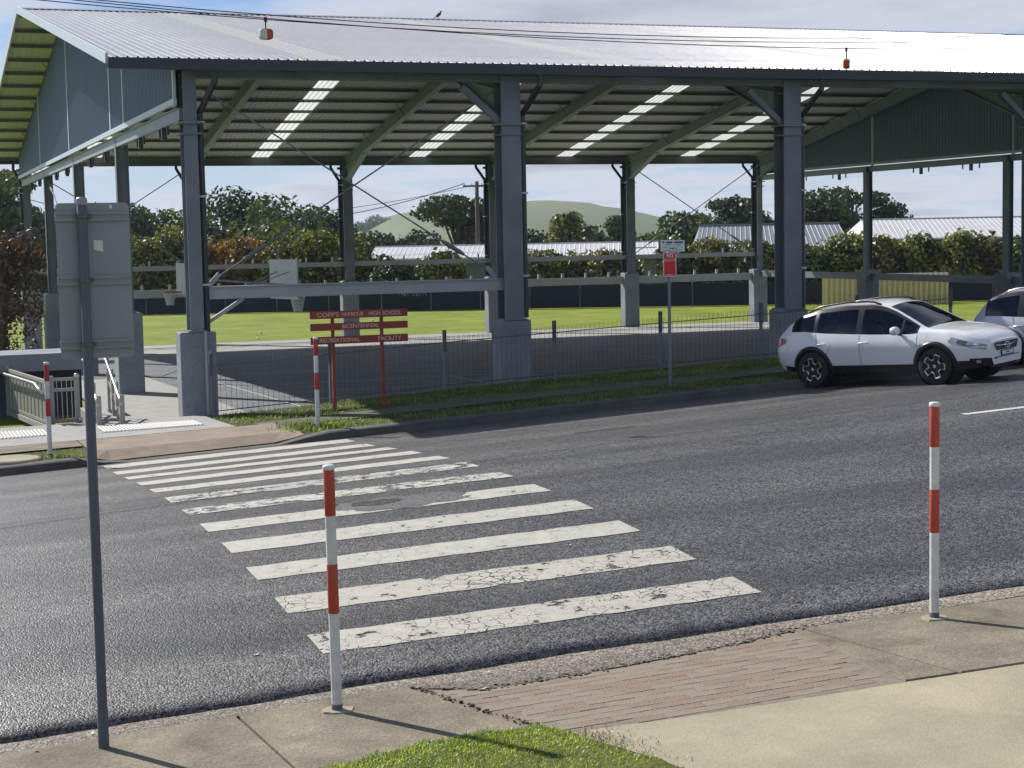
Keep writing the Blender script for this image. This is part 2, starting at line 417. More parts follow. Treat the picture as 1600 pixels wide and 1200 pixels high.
def make_skylight(name):
    m, nt, b = nmat(name); N = nt.nodes.new; L = nt.links.new
    nt.nodes.remove(b); out = nt.nodes['Material Output']
    df = N('ShaderNodeBsdfDiffuse'); df.inputs['Color'].default_value = (0.80, 0.82, 0.82, 1)
    tr = N('ShaderNodeBsdfTranslucent'); tr.inputs['Color'].default_value = (0.80, 0.82, 0.76, 1)
    gl = N('ShaderNodeBsdfGlossy'); gl.inputs['Roughness'].default_value = 0.3
    mx = N('ShaderNodeMixShader'); mx.inputs[0].default_value = 0.6; L(df.outputs[0], mx.inputs[1]); L(tr.outputs[0], mx.inputs[2])
    mg = N('ShaderNodeMixShader'); mg.inputs[0].default_value = 0.08; L(mx.outputs[0], mg.inputs[1]); L(gl.outputs[0], mg.inputs[2])
    L(mg.outputs[0], out.inputs['Surface'])
    return m
M['asphalt'] = make_asphalt('asphalt', (0.052, 0.051, 0.0495), 0.20, 62, (0.34, 0.56))
M['court'] = make_asphalt('court_asphalt', (0.078, 0.083, 0.096), 0.12, 60)
M['gutter'] = make_asphalt('gutter_aggregate', (0.115, 0.10, 0.078), 0.25, 75, (.7, .9))
M['zebra'] = make_paint_worn('zebra_paint', (0.48, 0.455, 0.385), 1.35)
M['zebra_new'] = make_paint_worn('zebra_paint_fresh', (0.48, 0.46, 0.395), 0.45)
M['zebra_old'] = make_paint_worn('zebra_paint_old', (0.50, 0.48, 0.42), 2.2)
M['line'] = make_paint_worn('line_paint', (0.6, 0.6, 0.58), 0.6)
M['court_line'] = make_paint_worn('court_line_paint', (0.50, 0.52, 0.54), 1.2)
M['concrete'] = pmat('footpath_concrete', (0.20, 0.176, 0.128), 0.9, var=0.42, vscale=1.7, bump=0.5, bscale=60, spec=0.25, grain=0.30, gscale=38)
M['concrete2'] = pmat('driveway_concrete', (0.325, 0.29, 0.20), 0.88, var=0.24, vscale=1.1, bump=0.3, bscale=70, spec=0.25, grain=0.13, gscale=45)
M['concrete_grey'] = pmat('grey_concrete', (0.30, 0.295, 0.28), 0.85, var=0.16, vscale=1.7, bump=0.2, bscale=40, spec=0.25)
M['pedestal'] = pmat('pedestal_concrete', (0.25, 0.27, 0.30), 0.85, var=0.26, vscale=0.9, bump=0.2, bscale=30, spec=0.3, grain=0.12, gscale=20)
M['paver_bed'] = pmat('paver_bed_sand', (0.185, 0.155, 0.118), 0.95, var=0.3, vscale=9)
M['paver'] = pmat('red_paver', (0.235, 0.165, 0.125), 0.9, var=0.2, vscale=1.6, bump=0.6, bscale=45, spec=0.2, dirt=(0.185, 0.160, 0.120))
M['paver2'] = pmat('faded_paver', (0.235, 0.19, 0.14), 0.85, var=0.3, vscale=3.0, bump=0.4, bscale=60, spec=0.2, dirt=(0.19, 0.165, 0.13))
M['far_paver'] = pmat('weathered_paver', (0.22, 0.17, 0.125), 0.9, var=0.35, vscale=1.6, bump=0.3, bscale=30)
M['kerb'] = pmat('kerb_concrete', (0.085, 0.082, 0.072), 0.9, var=0.35, vscale=2.5, bump=0.4, bscale=40)
M['tactile'] = pmat('tactile_bar', (0.75, 0.74, 0.70), 0.5, var=0.15, vscale=9)
M['grass'] = make_grass('field_grass', (0.115, 0.158, 0.014), (0.24, 0.275, 0.030), 0.5)
M['verge'] = make_grass('verge_grass', (0.035, 0.045, 0.012), (0.075, 0.08, 0.022), 1.5)
M['lawn_soil'] = make_grass('lawn_soil', (0.07, 0.085, 0.016), (0.12, 0.13, 0.03), 6)
M['steel'] = pmat('galvanised_steel', (0.165, 0.19, 0.22), 0.5, metal=0.15, var=0.26, vscale=0.9, spec=0.45)
M['steel_light'] = pmat('pale_steel', (0.34, 0.365, 0.375), 0.5, metal=0.1, var=0.12, vscale=2.0)
M['rafter'] = pmat('painted_rafter', (0.24, 0.29, 0.345), 0.55, metal=0.0, var=0.1, vscale=1.2)
M['purlin'] = pmat('purlin_zinc', (0.14, 0.15, 0.145), 0.5, metal=0.25, var=0.1)
M['roof'] = pmat('zinc_roof', (0.455, 0.445, 0.43), 0.24, metal=0.75, var=0.10, vscale=0.5, rvar=0.05)
def paint_underside(m, col):
    # the sheet's lower face carries a dull backing coat
    nt = m.node_tree; out = nt.nodes['Material Output']; b = nt.nodes['Principled BSDF']
    d = nt.nodes.new('ShaderNodeBsdfDiffuse'); d.inputs['Color'].default_value = (*col, 1)
    g = nt.nodes.new('ShaderNodeNewGeometry'); x = nt.nodes.new('ShaderNodeMixShader')
    nt.links.new(g.outputs['Backfacing'], x.inputs[0]); nt.links.new(b.outputs[0], x.inputs[1]); nt.links.new(d.outputs[0], x.inputs[2]); nt.links.new(x.outputs[0], out.inputs['Surface'])
paint_underside(M["roof"], (0.60, 0.61, 0.68))
M['skylight'] = make_skylight('translucent_sheet')
M['gutter_dark'] = pmat('gutter_grey', (0.032, 0.038, 0.05), 0.4, metal=0.2)
M['pipe_dark'] = pmat('downpipe_navy', (0.028, 0.032, 0.042), 0.35)
M['clad'] = pmat('gable_cladding', (0.10, 0.155, 0.235), 0.42, metal=0.25, var=0.08, vscale=0.8)
M['trim'] = pmat('white_trim', (0.50, 0.56, 0.63), 0.4)
M['girt'] = pmat('girt_grey_blue', (0.25, 0.30, 0.36), 0.5, var=0.1)
M['white'] = pmat('white_paint', (0.72, 0.73, 0.74), 0.45, vscale=7, dirt=(0.50, 0.49, 0.46))
M['red'] = pmat('red_paint', (0.50, 0.055, 0.028), 0.45, vscale=7, dirt=(0.36, 0.05, 0.03))
M['red_dark'] = pmat('old_red_band', (0.42, 0.03, 0.04), 0.45, var=0.15, vscale=6)
M['postgrey'] = pmat('sign_post_grey', (0.09, 0.10, 0.12), 0.5, metal=0.2, var=0.12, vscale=5)
M['signback'] = pmat('sign_back_aluminium', (0.26, 0.275, 0.345), 0.45, metal=0.15, var=0.10, vscale=2.2, rvar=0.06)
M['board_red'] = pmat('brown_red_board', (0.27, 0.042, 0.028), 0.6, var=0.2, vscale=5)
M['letter'] = pmat('faded_letter', (0.62, 0.44, 0.34), 0.6)
M['sign_red'] = pmat('sign_red', (0.62, 0.010, 0.018), 0.4)
M['sign_white'] = pmat('sign_white', (0.62, 0.66, 0.68), 0.4)
M['sign_pink'] = pmat('sign_white_on_red', (0.75, 0.55, 0.55), 0.4)
M['ink'] = pmat('sign_ink', (0.03, 0.05, 0.07), 0.5)
M['fence_dark'] = pmat('fence_bar_black', (0.075, 0.083, 0.095), 0.6)
M['fence_grey'] = pmat('fence_post_grey', (0.15, 0.165, 0.18), 0.5, metal=0.2)
M['shade_cloth'] = pmat('navy_shade_cloth', (0.012, 0.018, 0.035), 0.9, var=0.2, vscale=1.0)
M['yellow_clad'] = pmat('cream_cladding', (0.64, 0.55, 0.30), 0.5, var=0.08)
M['rail_silver'] = pmat('handrail_zinc', (0.52, 0.53, 0.52), 0.3, metal=0.7)
M['baluster'] = pmat('baluster_grey', (0.33, 0.325, 0.29), 0.5, metal=0.2, var=0.1)
M['wire'] = pmat('cable_black', (0.02, 0.022, 0.025), 0.5)
M['net'] = pmat('net_cord', (0.82, 0.8, 0.76), 0.8)
M['rim'] = pmat('hoop_orange', (0.66, 0.07, 0.05), 0.4)
M['board'] = pmat('backboard_white', (0.62, 0.65, 0.68), 0.5, var=0.08)
M['wood'] = pmat('pole_timber', (0.075, 0.062, 0.052), 0.9, var=0.3, vscale=4)
M['bark'] = pmat('bark', (0.075, 0.06, 0.048), 0.95, var=0.4, vscale=6, bump=0.5, bscale=25)
M['hill'] = make_grass('hill_grass', (0.10, 0.125, 0.065), (0.145, 0.165, 0.09), 0.012)
M['roof_white'] = pmat('white_roof', (0.52, 0.52, 0.52), 0.5, var=0.08, vscale=0.6)
M['roof_grey'] = pmat('grey_roof', (0.24, 0.255, 0.27), 0.5, var=0.08, vscale=0.6)
M['wall_grey'] = pmat('house_wall', (0.17, 0.18, 0.17), 0.8, var=0.1)
M['win'] = pmat('house_window', (0.02, 0.025, 0.03), 0.1)
M['black'] = pmat('black_plastic', (0.016, 0.017, 0.019), 0.28, spec=0.35)
M['dark_hole'] = pmat('dark_interior', (0.012, 0.014, 0.02), 0.9)
M['debris'] = pmat('litter', (0.6, 0.58, 0.5), 0.8)
M['bird'] = pmat('bird_feather', (0.04, 0.04, 0.045), 0.7)
M['bird_white'] = pmat('gull_feather', (0.7, 0.7, 0.68), 0.8)
def lf(k, *cols): return [tuple(c*k for c in q) for q in cols]
LEAF = {
    'dark': make_leaf('leaf_dark', lf(1.35, (0.010, 0.018, 0.007), (0.024, 0.036, 0.012), (0.07, 0.082, 0.024)), 0.2),
    'mid': make_leaf('leaf_mid', lf(1.5, (0.014, 0.026, 0.008), (0.035, 0.055, 0.014), (0.125, 0.135, 0.03)), 0.22),
    'light': make_leaf('leaf_light', lf(1.6, (0.020, 0.034, 0.008), (0.060, 0.080, 0.014), (0.26, 0.235, 0.045)), 0.24),
    'olive': make_leaf('leaf_olive', lf(1.6, (0.018, 0.024, 0.009), (0.055, 0.060, 0.018), (0.23, 0.195, 0.05)), 0.22),
    'orange': make_leaf('leaf_orange', lf(1.5, (0.03, 0.03, 0.008), (0.11, 0.075, 0.012), (0.36, 0.16, 0.022)), 0.26),
    'red': make_leaf('leaf_red', lf(1.0, (0.014, 0.014, 0.008), (0.045, 0.026, 0.016), (0.15, 0.070, 0.045)), 0.35, 2.0),
    'blade': make_leaf('grass_blade', lf(2.3, (0.055, 0.088, 0.010), (0.11, 0.145, 0.018), (0.18, 0.20, 0.035)), 0.55, 3.0),
    'blade_far': make_leaf('verge_blade', lf(1.9, (0.035, 0.058, 0.010), (0.08, 0.105, 0.02), (0.14, 0.155, 0.035)), 0.5, 2.0),
}

def split_islands(o):
    """turn each connected piece of a part into a part of its own"""
    bm = bmesh.new(); bm.from_mesh(o.data); bm.verts.ensure_lookup_table()
    seen = set(); isl = []
    for v in bm.verts:
        if v.index in seen: continue
        st = [v]; cur = set()
        while st:
            w_ = st.pop()
            if w_.index in cur: continue
            cur.add(w_.index)
            for e in w_.link_edges:
                k = e.other_vert(w_)
                if k.index not in cur: st.append(k)
        seen |= cur; isl.append(cur)
    if len(isl) < 2: bm.free(); return [o]
    out = []
    for cur in isl:
        b2 = bm.copy(); b2.verts.ensure_lookup_table()
        bmesh.ops.delete(b2, geom=[v for v in b2.verts if v.index not in cur], context='VERTS')
        me = bpy.data.meshes.new(o.name.split('.')[0]); b2.to_mesh(me); b2.free()
        for m_ in o.data.materials: me.materials.append(m_)
        c = link_mesh(o.name.split('.')[0], me, o.parent); c.matrix_parent_inverse = o.matrix_parent_inverse.copy(); c.location = o.location; out.append(c)
    bm.free(); bpy.data.objects.remove(o, do_unlink=True)
    return out
# ------------------------------------------------------------------ lie of the land
YN, YF = 20.3, 57.65            # near and far column rows of the shelter
_RY = [-1.0, 0, 2, 4, 6, 8, 10, 11, 12, 13.2, 14]
_RA = [-.33, -.21, -.08, 0, .01, -.04, -.15, -.215, -.285, -.345, -.37]
_RBY = [-1, 0, 4, 8, 14]
_RB = [.037, .034, .041, .048, .048]
def cl(x): return max(-40.0, min(60.0, x))
def z_road(x, y):
    return float(np.interp(y, _RY, _RA) + cl(x)*np.interp(y, _RBY, _RB))
def z_near(x, y):
    return -.33 + .0395*cl(x) + .02*(-.8-max(y, -30))
def z_verge(x, y):
    k = -.25 + .048*cl(x)
    f = float(np.interp(x, [-20, 2.8, 7.4, 12, 14.5, 25, 60], [-.5, -.30, -.03, .18, .28, .7, 1.6]))
    t = min(1, max(0, (y-14.1)/5.4))
    return k*(1-t) + f*t
def z_slab(y):
    return -.45 - .0195*(y-20.3) if y < 58 else -1.20
def z_ground(x, y):
    if y < -0.8: return z_near(x, y)-.07
    if y < 14.1: return z_road(x, y)-.15
    if y < 19.75: return z_verge(x, y)-.12
    return min(z_slab(y)-.05, -.5) if y < 60 else -1.26

rng = random.Random(7)
def frange(a, b, s):
    n = max(1, int(round((b-a)/s))); return [a+(b-a)*i/n for i in range(n+1)]
XS = frange(-60, -8, 6.5) + frange(-7.6, 24, .4) + frange(28, 90, 6.2)

# ---- ground: one sheet to the horizon
g = MB()
g.grid([-3000, -800, -200, -60, -30] + frange(-20, 80, 4) + [110, 200, 500, 1200, 3500],
       [-400, -100, -40, -20, -10, -5, -2, -.81, -.79, 4, 9, 14.09, 14.11, 17, 19.74, 20.2, 24, 30, 40, 50, 57.9, 60, 70, 90, 140, 250, 600, 1500, 4000], z_ground)
ground = tag(g.build('ground', M['grass']), kind='structure')

# ---- road with a broken asphalt lip along the near side
def lip(x): return -.66 + .05*math.sin(x*.9) + .025*math.sin(x*3.7+1) + .012*math.sin(x*11.3) + .008*math.sin(x*23.1+2)
XR = frange(-60, -8, 6.5) + frange(-7.95, 24, .15) + frange(28, 90, 6.2)
rb = MB()
ys = [-.45, -.2] + frange(0, 13.8, .4) + [13.97]
w = len(XR)
for x in XR:
    rb.v.append((x, lip(x)-.015, z_road(x, -.66)-.06))
for x in XR:
    rb.v.append((x, lip(x), z_road(x, -.66)+.002))
for y in ys:
    for x in XR: rb.v.append((x, y, z_road(x, y)))
for j in range(len(ys)+1):
    for i in range(w-1): rb.f.append((j*w+i, j*w+i+1, (j+1)*w+i+1, (j+1)*w+i)); rb.m.append(0)
road = tag(rb.build('road', M['asphalt'], smooth=True), kind='structure')

# ---- zebra bars, each a sheet of paint on the road
for n in range(12):
    b = MB(); y0 = 1.2*n + (0, .0, .01, .0, .02, .0, .01, 0, 0, 0, 0, -.04)[n]; y1 = y0+.535
    xa = frange(-.01-.002*y0, 3.86 + (.03 if n == 0 else 0) - .002*y0, .16)
    for j, y in enumerate((y0, (y0+y1)/2, y1)):
        for i, x in enumerate(xa):
            e = .012*math.sin(x*9.1+n*2+j*3) + .006*math.sin(x*23+n)
            b.v.append((x, y+(e if j != 1 else 0), z_road(x, y)+.005))
    ww = len(xa)
    for j in range(2):
        for i in range(ww-1): b.f.append((j*ww+i, j*ww+i+1, (j+1)*ww+i+1, (j+1)*ww+i)); b.m.append(0)
    b.build('zebra_bar', M['zebra_old'] if n in (5, 6) else (M['zebra'] if n in (0, 1) else M['zebra_new']), road)
# lane line further up the road, worn patch and pothole
b = MB(); b.grid(frange(10.7, 13.2, .25), [6.66, 6.80], lambda x, y: z_road(x, y)+.005); b.build('lane_line', M['line'], road)
def blob(name, cx, cy, rx, ry, mat, h, seed, parent, n=26):
    q = random.Random(seed); b = MB(); pts = []
    for k in range(n):
        t = 2*math.pi*k/n; r = .78+.3*q.random()
        x, y = cx+rx*r*math.cos(t), cy+ry*r*math.sin(t); pts.append((x, y, z_road(x, y)+h))
    c = (cx, cy, z_road(cx, cy)+h)
    for k in range(n): b.poly([c, pts[k], pts[(k+1) % n]])
    return b.build(name, mat, parent)
M['pot'] = make_asphalt('broken_asphalt', (0.020, 0.019, 0.018), 0.3, 45, (.85, .98))
M['seal'] = make_asphalt('sealed_patch', (0.06, 0.06, 0.06), 0.12, 90, (.55, .75))
blob('road_patch', 2.25, 5.25, .85, .42, M['seal'], .0075, 3, road)
blob('pothole', 1.95, 5.35, .32, .17, M['pot'], .0105, 5, road)
blob('road_patch', 6.8, 10.0, .55, .10, M['pot'], .004, 9, road)

# ---- near side: gutter strip, footpath slabs, brick panel, driveway
gs = MB()
gx = frange(-12, 14, .2)
def inner(x): return float(np.interp(x, [-12, -1.7, .3, .42, .85, 1.6, 3.0, 3.55, 3.7, 14], [-1.1, -1.06, -.93, -.98, -1.33, -1.33, -1.18, -1.04, -1.03, -1.25]))
for k, f in enumerate((lambda x: -.52, lambda x: (-.52+inner(x))/2, lambda x: inner(x)-.02)):
    for x in gx: gs.v.append((x, f(x), z_near(x, f(x))+(-.006, .020, .026)[k]))
for j in range(2):
    for i in range(len(gx)-1): gs.f.append((j*len(gx)+i, j*len(gx)+i+1, (j+1)*len(gx)+i+1, (j+1)*len(gx)+i)); gs.m.append(0)
gs.f = [tuple(reversed(q)) for q in gs.f]
tag(gs.build('gutter_strip', M['gutter'], smooth=True), kind='structure')
fb = MB(); fb.grid(frange(.38, 3.66, .41), [-2.95, -1.5, -.9], lambda x, y: z_near(x, y)+.018)
fb.grid(frange(-12, .40, 1), [-2.95, -1.5, -.9], lambda x, y: z_near(x, y)-.004); fb.grid(frange(3.55, 14, 1), [-2.95, -1.5, -.9], lambda x, y: z_near(x, y)-.004)
footpath = tag(fb.build('footpath', M['paver_bed']), kind='structure')
def slab(name, poly, mat, parent, h=.03, ch=.008, zf=z_near, depth=.05):
    b = MB(); c = Vector((sum(p[0] for p in poly)/len(poly), sum(p[1] for p in poly)/len(poly)))
    ins = [(p[0]+(c.x-p[0])*.0+(ch if p[0] < c.x else -ch), p[1]+(ch if p[1] < c.y else -ch)) for p in poly]
    n = len(poly)
    b.v += [(p[0], p[1], zf(*p)-depth) for p in poly] + [(p[0], p[1], zf(*p)+h-ch) for p in poly] + [(p[0], p[1], zf(*p)+h) for p in ins]
    for k in range(2):
        for i in range(n):
            j = (i+1) % n; b.f.append((k*n+i, k*n+j, (k+1)*n+j, (k+1)*n+i)); b.m.append(0)
    b.f.append(tuple(2*n+i for i in range(n))); b.m.append(0)
    return b.build(name, mat, parent)
gap = .008
slab('concrete_slab', [(-6.2, -2.95), (-3.6, -2.95), (-3.6, -1.10), (-6.2, -1.10)], M['concrete'], footpath)
slab('concrete_slab', [(-3.58, -2.95), (-.806, -2.95), (-.911, -.99), (-2.2, -1.06), (-3.58, -1.08)], M['concrete'], footpath)
slab('concrete_slab', [(-.785, -2.95), (.885, -2.95), (.385, -.955), (.2, -.93), (-.89, -.985)], M['concrete'], footpath)
slab('concrete_slab', [(3.475, -2.83), (3.893, -2.86), (3.668, -1.04), (3.615, -1.045)], M['concrete'], footpath)
slab('concrete_slab', [(3.915, -2.86), (6.2, -2.97), (6.2, -1.14), (3.69, -1.035)], M['concrete'], footpath)
slab('concrete_slab', [(6.215, -2.97), (9.0, -3.0), (9.0, -1.17), (6.215, -1.14)], M['concrete'], footpath)
dr = MB(); dr.v = []
dv = [(.98, -2.70), (1.6, -2.775), (2.4, -2.83), (3.4, -2.86), (4.4, -2.91), (6.5, -2.99), (12, -3.15), (12, -9), (1.9, -9), (1.45, -4.4), (1.24, -3.62)]
driveway = tag(slab('driveway', dv, M['concrete2'], None, h=.026, ch=.006), kind='structure')
# bricks laid in stretcher courses
def brick_mesh(seed, mat):
    q = random.Random(seed); b = MB()
    b.bbox(-.1135, .1135, -.0565, .0565, -.05, 0, .005)
    b.v = [(x+q.uniform(-.002, .002), y+q.uniform(-.002, .002), z) for x, y, z in b.v]
    return b.mesh('brick', mat)
BR = [brick_mesh(i, M['paver'] if i % 2 else M['paver2']) for i in range(7)]
q = random.Random(11)
row = 0; y = -2.80
while y < -1.0:
    x = .3 + (.118 if row % 2 else 0)
    while x < 3.75:
        xl = .41 + (-.95-y)*.272; xr = 3.62 - (-1.02-y)*.08
        yt = float(np.interp(x, [.4, .85, 1.6, 2.15, 3.0, 3.6], [-.98, -1.36, -1.35, -1.28, -1.2, -1.04]))
        yb = float(np.interp(x, [.5, 1.02, 2.4, 4.4], [-2.6, -2.69, -2.82, -2.88]))
        if xl+.10 < x < xr-.10 and yb+.05 < y < yt-.03:
            o = link_mesh('brick', BR[q.randrange(7)], footpath, (x, y, z_near(x, y)+.0225+q.uniform(-.0015, .002)), (q.uniform(-.012, .012), q.uniform(-.01, .01)-.04, q.uniform(-.012, .012)))
        x += .2315
    y += .1175; row += 1

# ---- near lawn
def lawn_edge(x): return float(np.interp(x, [-1.6, -.8, -.51, -.04, .5, .87, .98, 1.02, 1.3], [-2.75, -2.68, -2.57, -2.42, -2.39, -2.49, -2.70, -3.0, -3.7]))
sb = MB(); lx = frange(-5, 1.24, .12)
for x in lx:
    e = lawn_edge(x)
    for k in range(5): y = e-.0-(k**1.6)*.55; sb.v.append((x, y, z_near(x, y)+(.030 if k == 0 else .036)))
for i in range(len(lx)-1):
    for k in range(4): sb.f.append((i*5+k, i*5+k+1, (i+1)*5+k+1, (i+1)*5+k)); sb.m.append(0)
tag(sb.build('lawn', M['lawn_soil'], smooth=True), kind='structure')
def blades(name, pts, hmin, hmax, wd, mat, seed, lean=.5):
    """pts: (n,3) array of roots -> one mesh of bent two-segment blades"""
    r = np.random.default_rng(seed); n = len(pts)
    h = r.uniform(hmin, hmax, n); a = r.uniform(0, 2*np.pi, n); ln = r.uniform(.1, lean, n); wv = wd*r.uniform(.6, 1.2, n)
    d = np.stack([np.cos(a), np.sin(a), 0*a], -1); s = np.stack([-np.sin(a), np.cos(a), 0*a], -1)
    up = np.array([0, 0, 1.0])
    p0 = pts - s*wv[:, None]/2; p1 = pts + s*wv[:, None]/2
    m = pts + up*(h*.6)[:, None] + d*(h*ln*.35)[:, None]
    p2 = m + s*(wv*.4)[:, None]; p3 = m - s*(wv*.4)[:, None]
    t = pts + up*h[:, None]*(1-.25*ln)[:, None] + d*(h*ln)[:, None]
    v = np.stack([p0, p1, p2, p3, t], 1).reshape(-1, 3)
    base = np.arange(n)*5
    me = bpy.data.meshes.new(name)
    me.vertices.add(n*5); me.vertices.foreach_set('co', v.ravel().astype(np.float32))
    loops = np.stack([base, base+1, base+2, base+3, base+3, base+2, base+4], 1).ravel()
    me.loops.add(n*7); me.loops.foreach_set('vertex_index', loops.astype(np.int32))
    st = np.stack([np.arange(n)*7, np.arange(n)*7+4], 1).ravel(); tot = np.tile([4, 3], n)
    me.polygons.add(n*2); me.polygons.foreach_set('loop_start', st.astype(np.int32)); me.polygons.foreach_set('loop_total', tot.astype(np.int32))
    me.materials.append(mat); me.update(calc_edges=True); me.validate()
    return link_mesh(name, me)
r = np.random.default_rng(3)
pts = []
while len(pts) < 15000:
    x = r.uniform(-2.2, 1.28); y = -2.36 - abs(r.normal(0, .75))
    e = lawn_edge(x) + .035*math.sin(x*17)+.02*math.sin(x*41)
    if y < e and (x < .98+(y+2.7)*-.30+.05*math.sin(y*23)): pts.append((x, y, z_near(x, y)+.025))
tag(blades('lawn_grass', np.array(pts), .015, .045, .006, LEAF['blade'], 5, 1.2), 'bright green lawn grass at the foot of the picture beside the concrete driveway', 'grass', kind='stuff')
pts = []
for k in range(420):
    x = .98 + r.normal(0, .07) + max(0, r.normal(0, .1)); y = -2.72 - abs(r.normal(0, .35)); x += (y+2.7)*-.30
    pts.append((x, y, z_near(x, y)+.025))
M['straw'] = make_leaf('dry_grass', [(0.10, 0.085, 0.04), (0.2, 0.17, 0.08), (0.32, 0.27, 0.14)], .2, 3)
tag(blades('dry_grass', np.array(pts), .015, .04, .005, M['straw'], 6, 1.6), 'dry straw coloured grass along the lawn edge by the driveway', 'grass', kind='stuff')
# crumbs of stone and weed in the joint beside the bricks
cr = MB(); q = random.Random(4)
for k in range(90):
    t = q.random(); x = .42+.42*t+q.gauss(0, .02); y = -.97-1.5*t; s = q.uniform(.003, .009); z = z_near(x, y)+.03
    cr.box(x-s, x+s, y-s, y+s, z-s, z+s*q.uniform(.4, 1))
for k in range(260):
    x = q.uniform(.6, 4.2); y = inner(x)+q.gauss(0, .03); s = q.uniform(.003, .010); z = z_near(x, y)+.026
    cr.box(x-s*1.4, x+s*1.4, y-s, y+s, z-s, z+s*q.uniform(.4, 1))
tag(cr.build('loose_gravel', M['gutter']), 'loose stone crumbs along the brick panel edges', 'gravel', kind='stuff')
lt = MB(); q = random.Random(9)
for x, y in ((.2, -.55), (2.6, .6), (4.05, -.35), (-1.9, -.9), (1.05, -.9), (3.2, -.95), (-.5, .2), (3.0, 2.2), (-2.3, -1.15), (4.7, -3.3), (.85, -1.35)):
    z = (z_road(x, y)+.004) if y > -.6 else z_near(x, y)+.03
    a = q.uniform(0, 3); s = q.uniform(.015, .03)
    lt.poly([(x+s*math.cos(a+k*1.57)*(1.6 if k % 2 else .7), y+s*math.sin(a+k*1.57)*(1.6 if k % 2 else .7), z+.004*k) for k in range(4)])
tag(lt.build('fallen_leaves', M['debris']), 'pale dry leaves scattered on the road and footpath', 'leaves', kind='stuff')

# ---- far side: kerb with a dropped section at the crossing, verge, path, entrance paving
def kerb_h(x): return .13*(1 - max(0, min(1, (x+.35)/.5))*max(0, min(1, (3.5-x)/.7)))
kb = MB()
for x in XS:
    zr = z_road(x, 14); h = kerb_h(x)
    kb.v += [(x, 13.90, zr-.02), (x, 13.93, zr+.004+h*.85), (x, 13.97, zr+h+.004), (x, 14.16, zr+h+.006), (x, 14.17, zr-.05)]
for i in range(len(XS)-1):
    for k in range(4): kb.f.append((i*5+k, (i+1)*5+k, (i+1)*5+k+1, i*5+k+1)); kb.m.append(0)
kb.f = [tuple(reversed(q)) for q in kb.f]
tag(kb.build('kerb', M['kerb']), kind='structure')
vg = MB(); vg.grid(XS, [14.16, 14.6, 15.2, 16, 17, 18, 19, 19.6, 19.75], lambda x, y: z_verge(x, y)-(.0 if y > 14.3 else (.13-kerb_h(x))*.95))
for i, x in enumerate(XS[:-1]):
    x2 = XS[i+1]
    vg.quad((x, 19.75, z_verge(x, 19.75)), (x2, 19.75, z_verge(x2, 19.75)), (x2, 20.15, z_slab(20.15)-.02), (x, 20.15, z_slab(20.15)-.02))
tag(vg.build('verge', M['verge'], smooth=False), kind='structure')
pa = MB(); pa.grid(frange(3.0, 40, .8), [15.75, 16.3, 16.95], lambda x, y: z_verge(x, y)+.022)
tag(pa.build('verge_path', pmat('path_concrete', (0.075, 0.08, 0.05), .9, var=.3, vscale=1.5, bump=.2)), kind='structure')
en = MB(); en.grid(frange(-9, 2.6, .29), [16.55, 17.2, 18, 19, 19.74], lambda x, y: z_verge(x, y)+.03)
entrance = tag(en.build('entrance_path', M['concrete_grey']), kind='structure')
ep = MB(); ep.grid(frange(-.1, 3.25, .25), [14.17, 14.6, 15.2, 16, 16.54], lambda x, y: z_verge(x, y)+.026-(.0 if y > 14.5 else (.13-kerb_h(x))*.93))
tag(ep.build('paved_landing', M['far_paver']), kind='structure')
eq = MB(); eq.grid(frange(-9, -.12, .4), [15.6, 16.54], lambda x, y: z_verge(x, y)+.028)
tag(eq.build('kerbside_path', M['concrete']), kind='structure')
# tactile bars set in the entrance paving
tb = MB().bbox(-.016, .016, -.55, .55, 0, .014, .003).mesh('tactile_bar', M['tactile'])
for nm, x0, x1, y0, y1, n, lab in (('tactile_strip', .46, 2.2, 18.05, 17.95, 27, 'row of white tactile bars in front of the entrance handrail'),
                                   ('tactile_strip', -2.1, -.45, 18.35, 18.3, 26, 'row of white tactile bars on the concrete at the left edge')):
    t = MB(); zz = z_verge((x0+x1)/2, y0)+.034
    t.v = [(x0-.05, y0-.6, z_verge(x0, y0-.6)+.034), (x1+.05, y1-.6, z_verge(x1, y1-.6)+.034), (x1+.05, y1+.6, z_verge(x1, y1+.6)+.036), (x0-.05, y0+.6, z_verge(x0, y0+.6)+.036)]
    t.f = [(0, 1, 2, 3)]; t.m = [0]
    ts = tag(t.build(nm, M['concrete_grey']), lab, 'paving')
    for k in range(n):
        f = (k+.5)/n; x = x0+(x1-x0)*f; y = y0+(y1-y0)*f
        link_mesh('tactile_bar', tb, ts, (x, y, z_verge(x, y)+.038), (math.atan2(z_verge(x, y+.5)-z_verge(x, y-.5), 1.0), 0, 0))
# manhole lid in the grass at the left
mh = MB(); mh.lathe([(0, .05), (.42, .05), (.45, .03), (.45, -.05)], 28)
tag(mh.build('pit_lid', M['concrete2'], loc=(-1.32, 14.55, z_verge(-1.32, 14.55)+.015)), 'round pale concrete pit lid in the grass by the kerb at the left edge', 'pit lid')
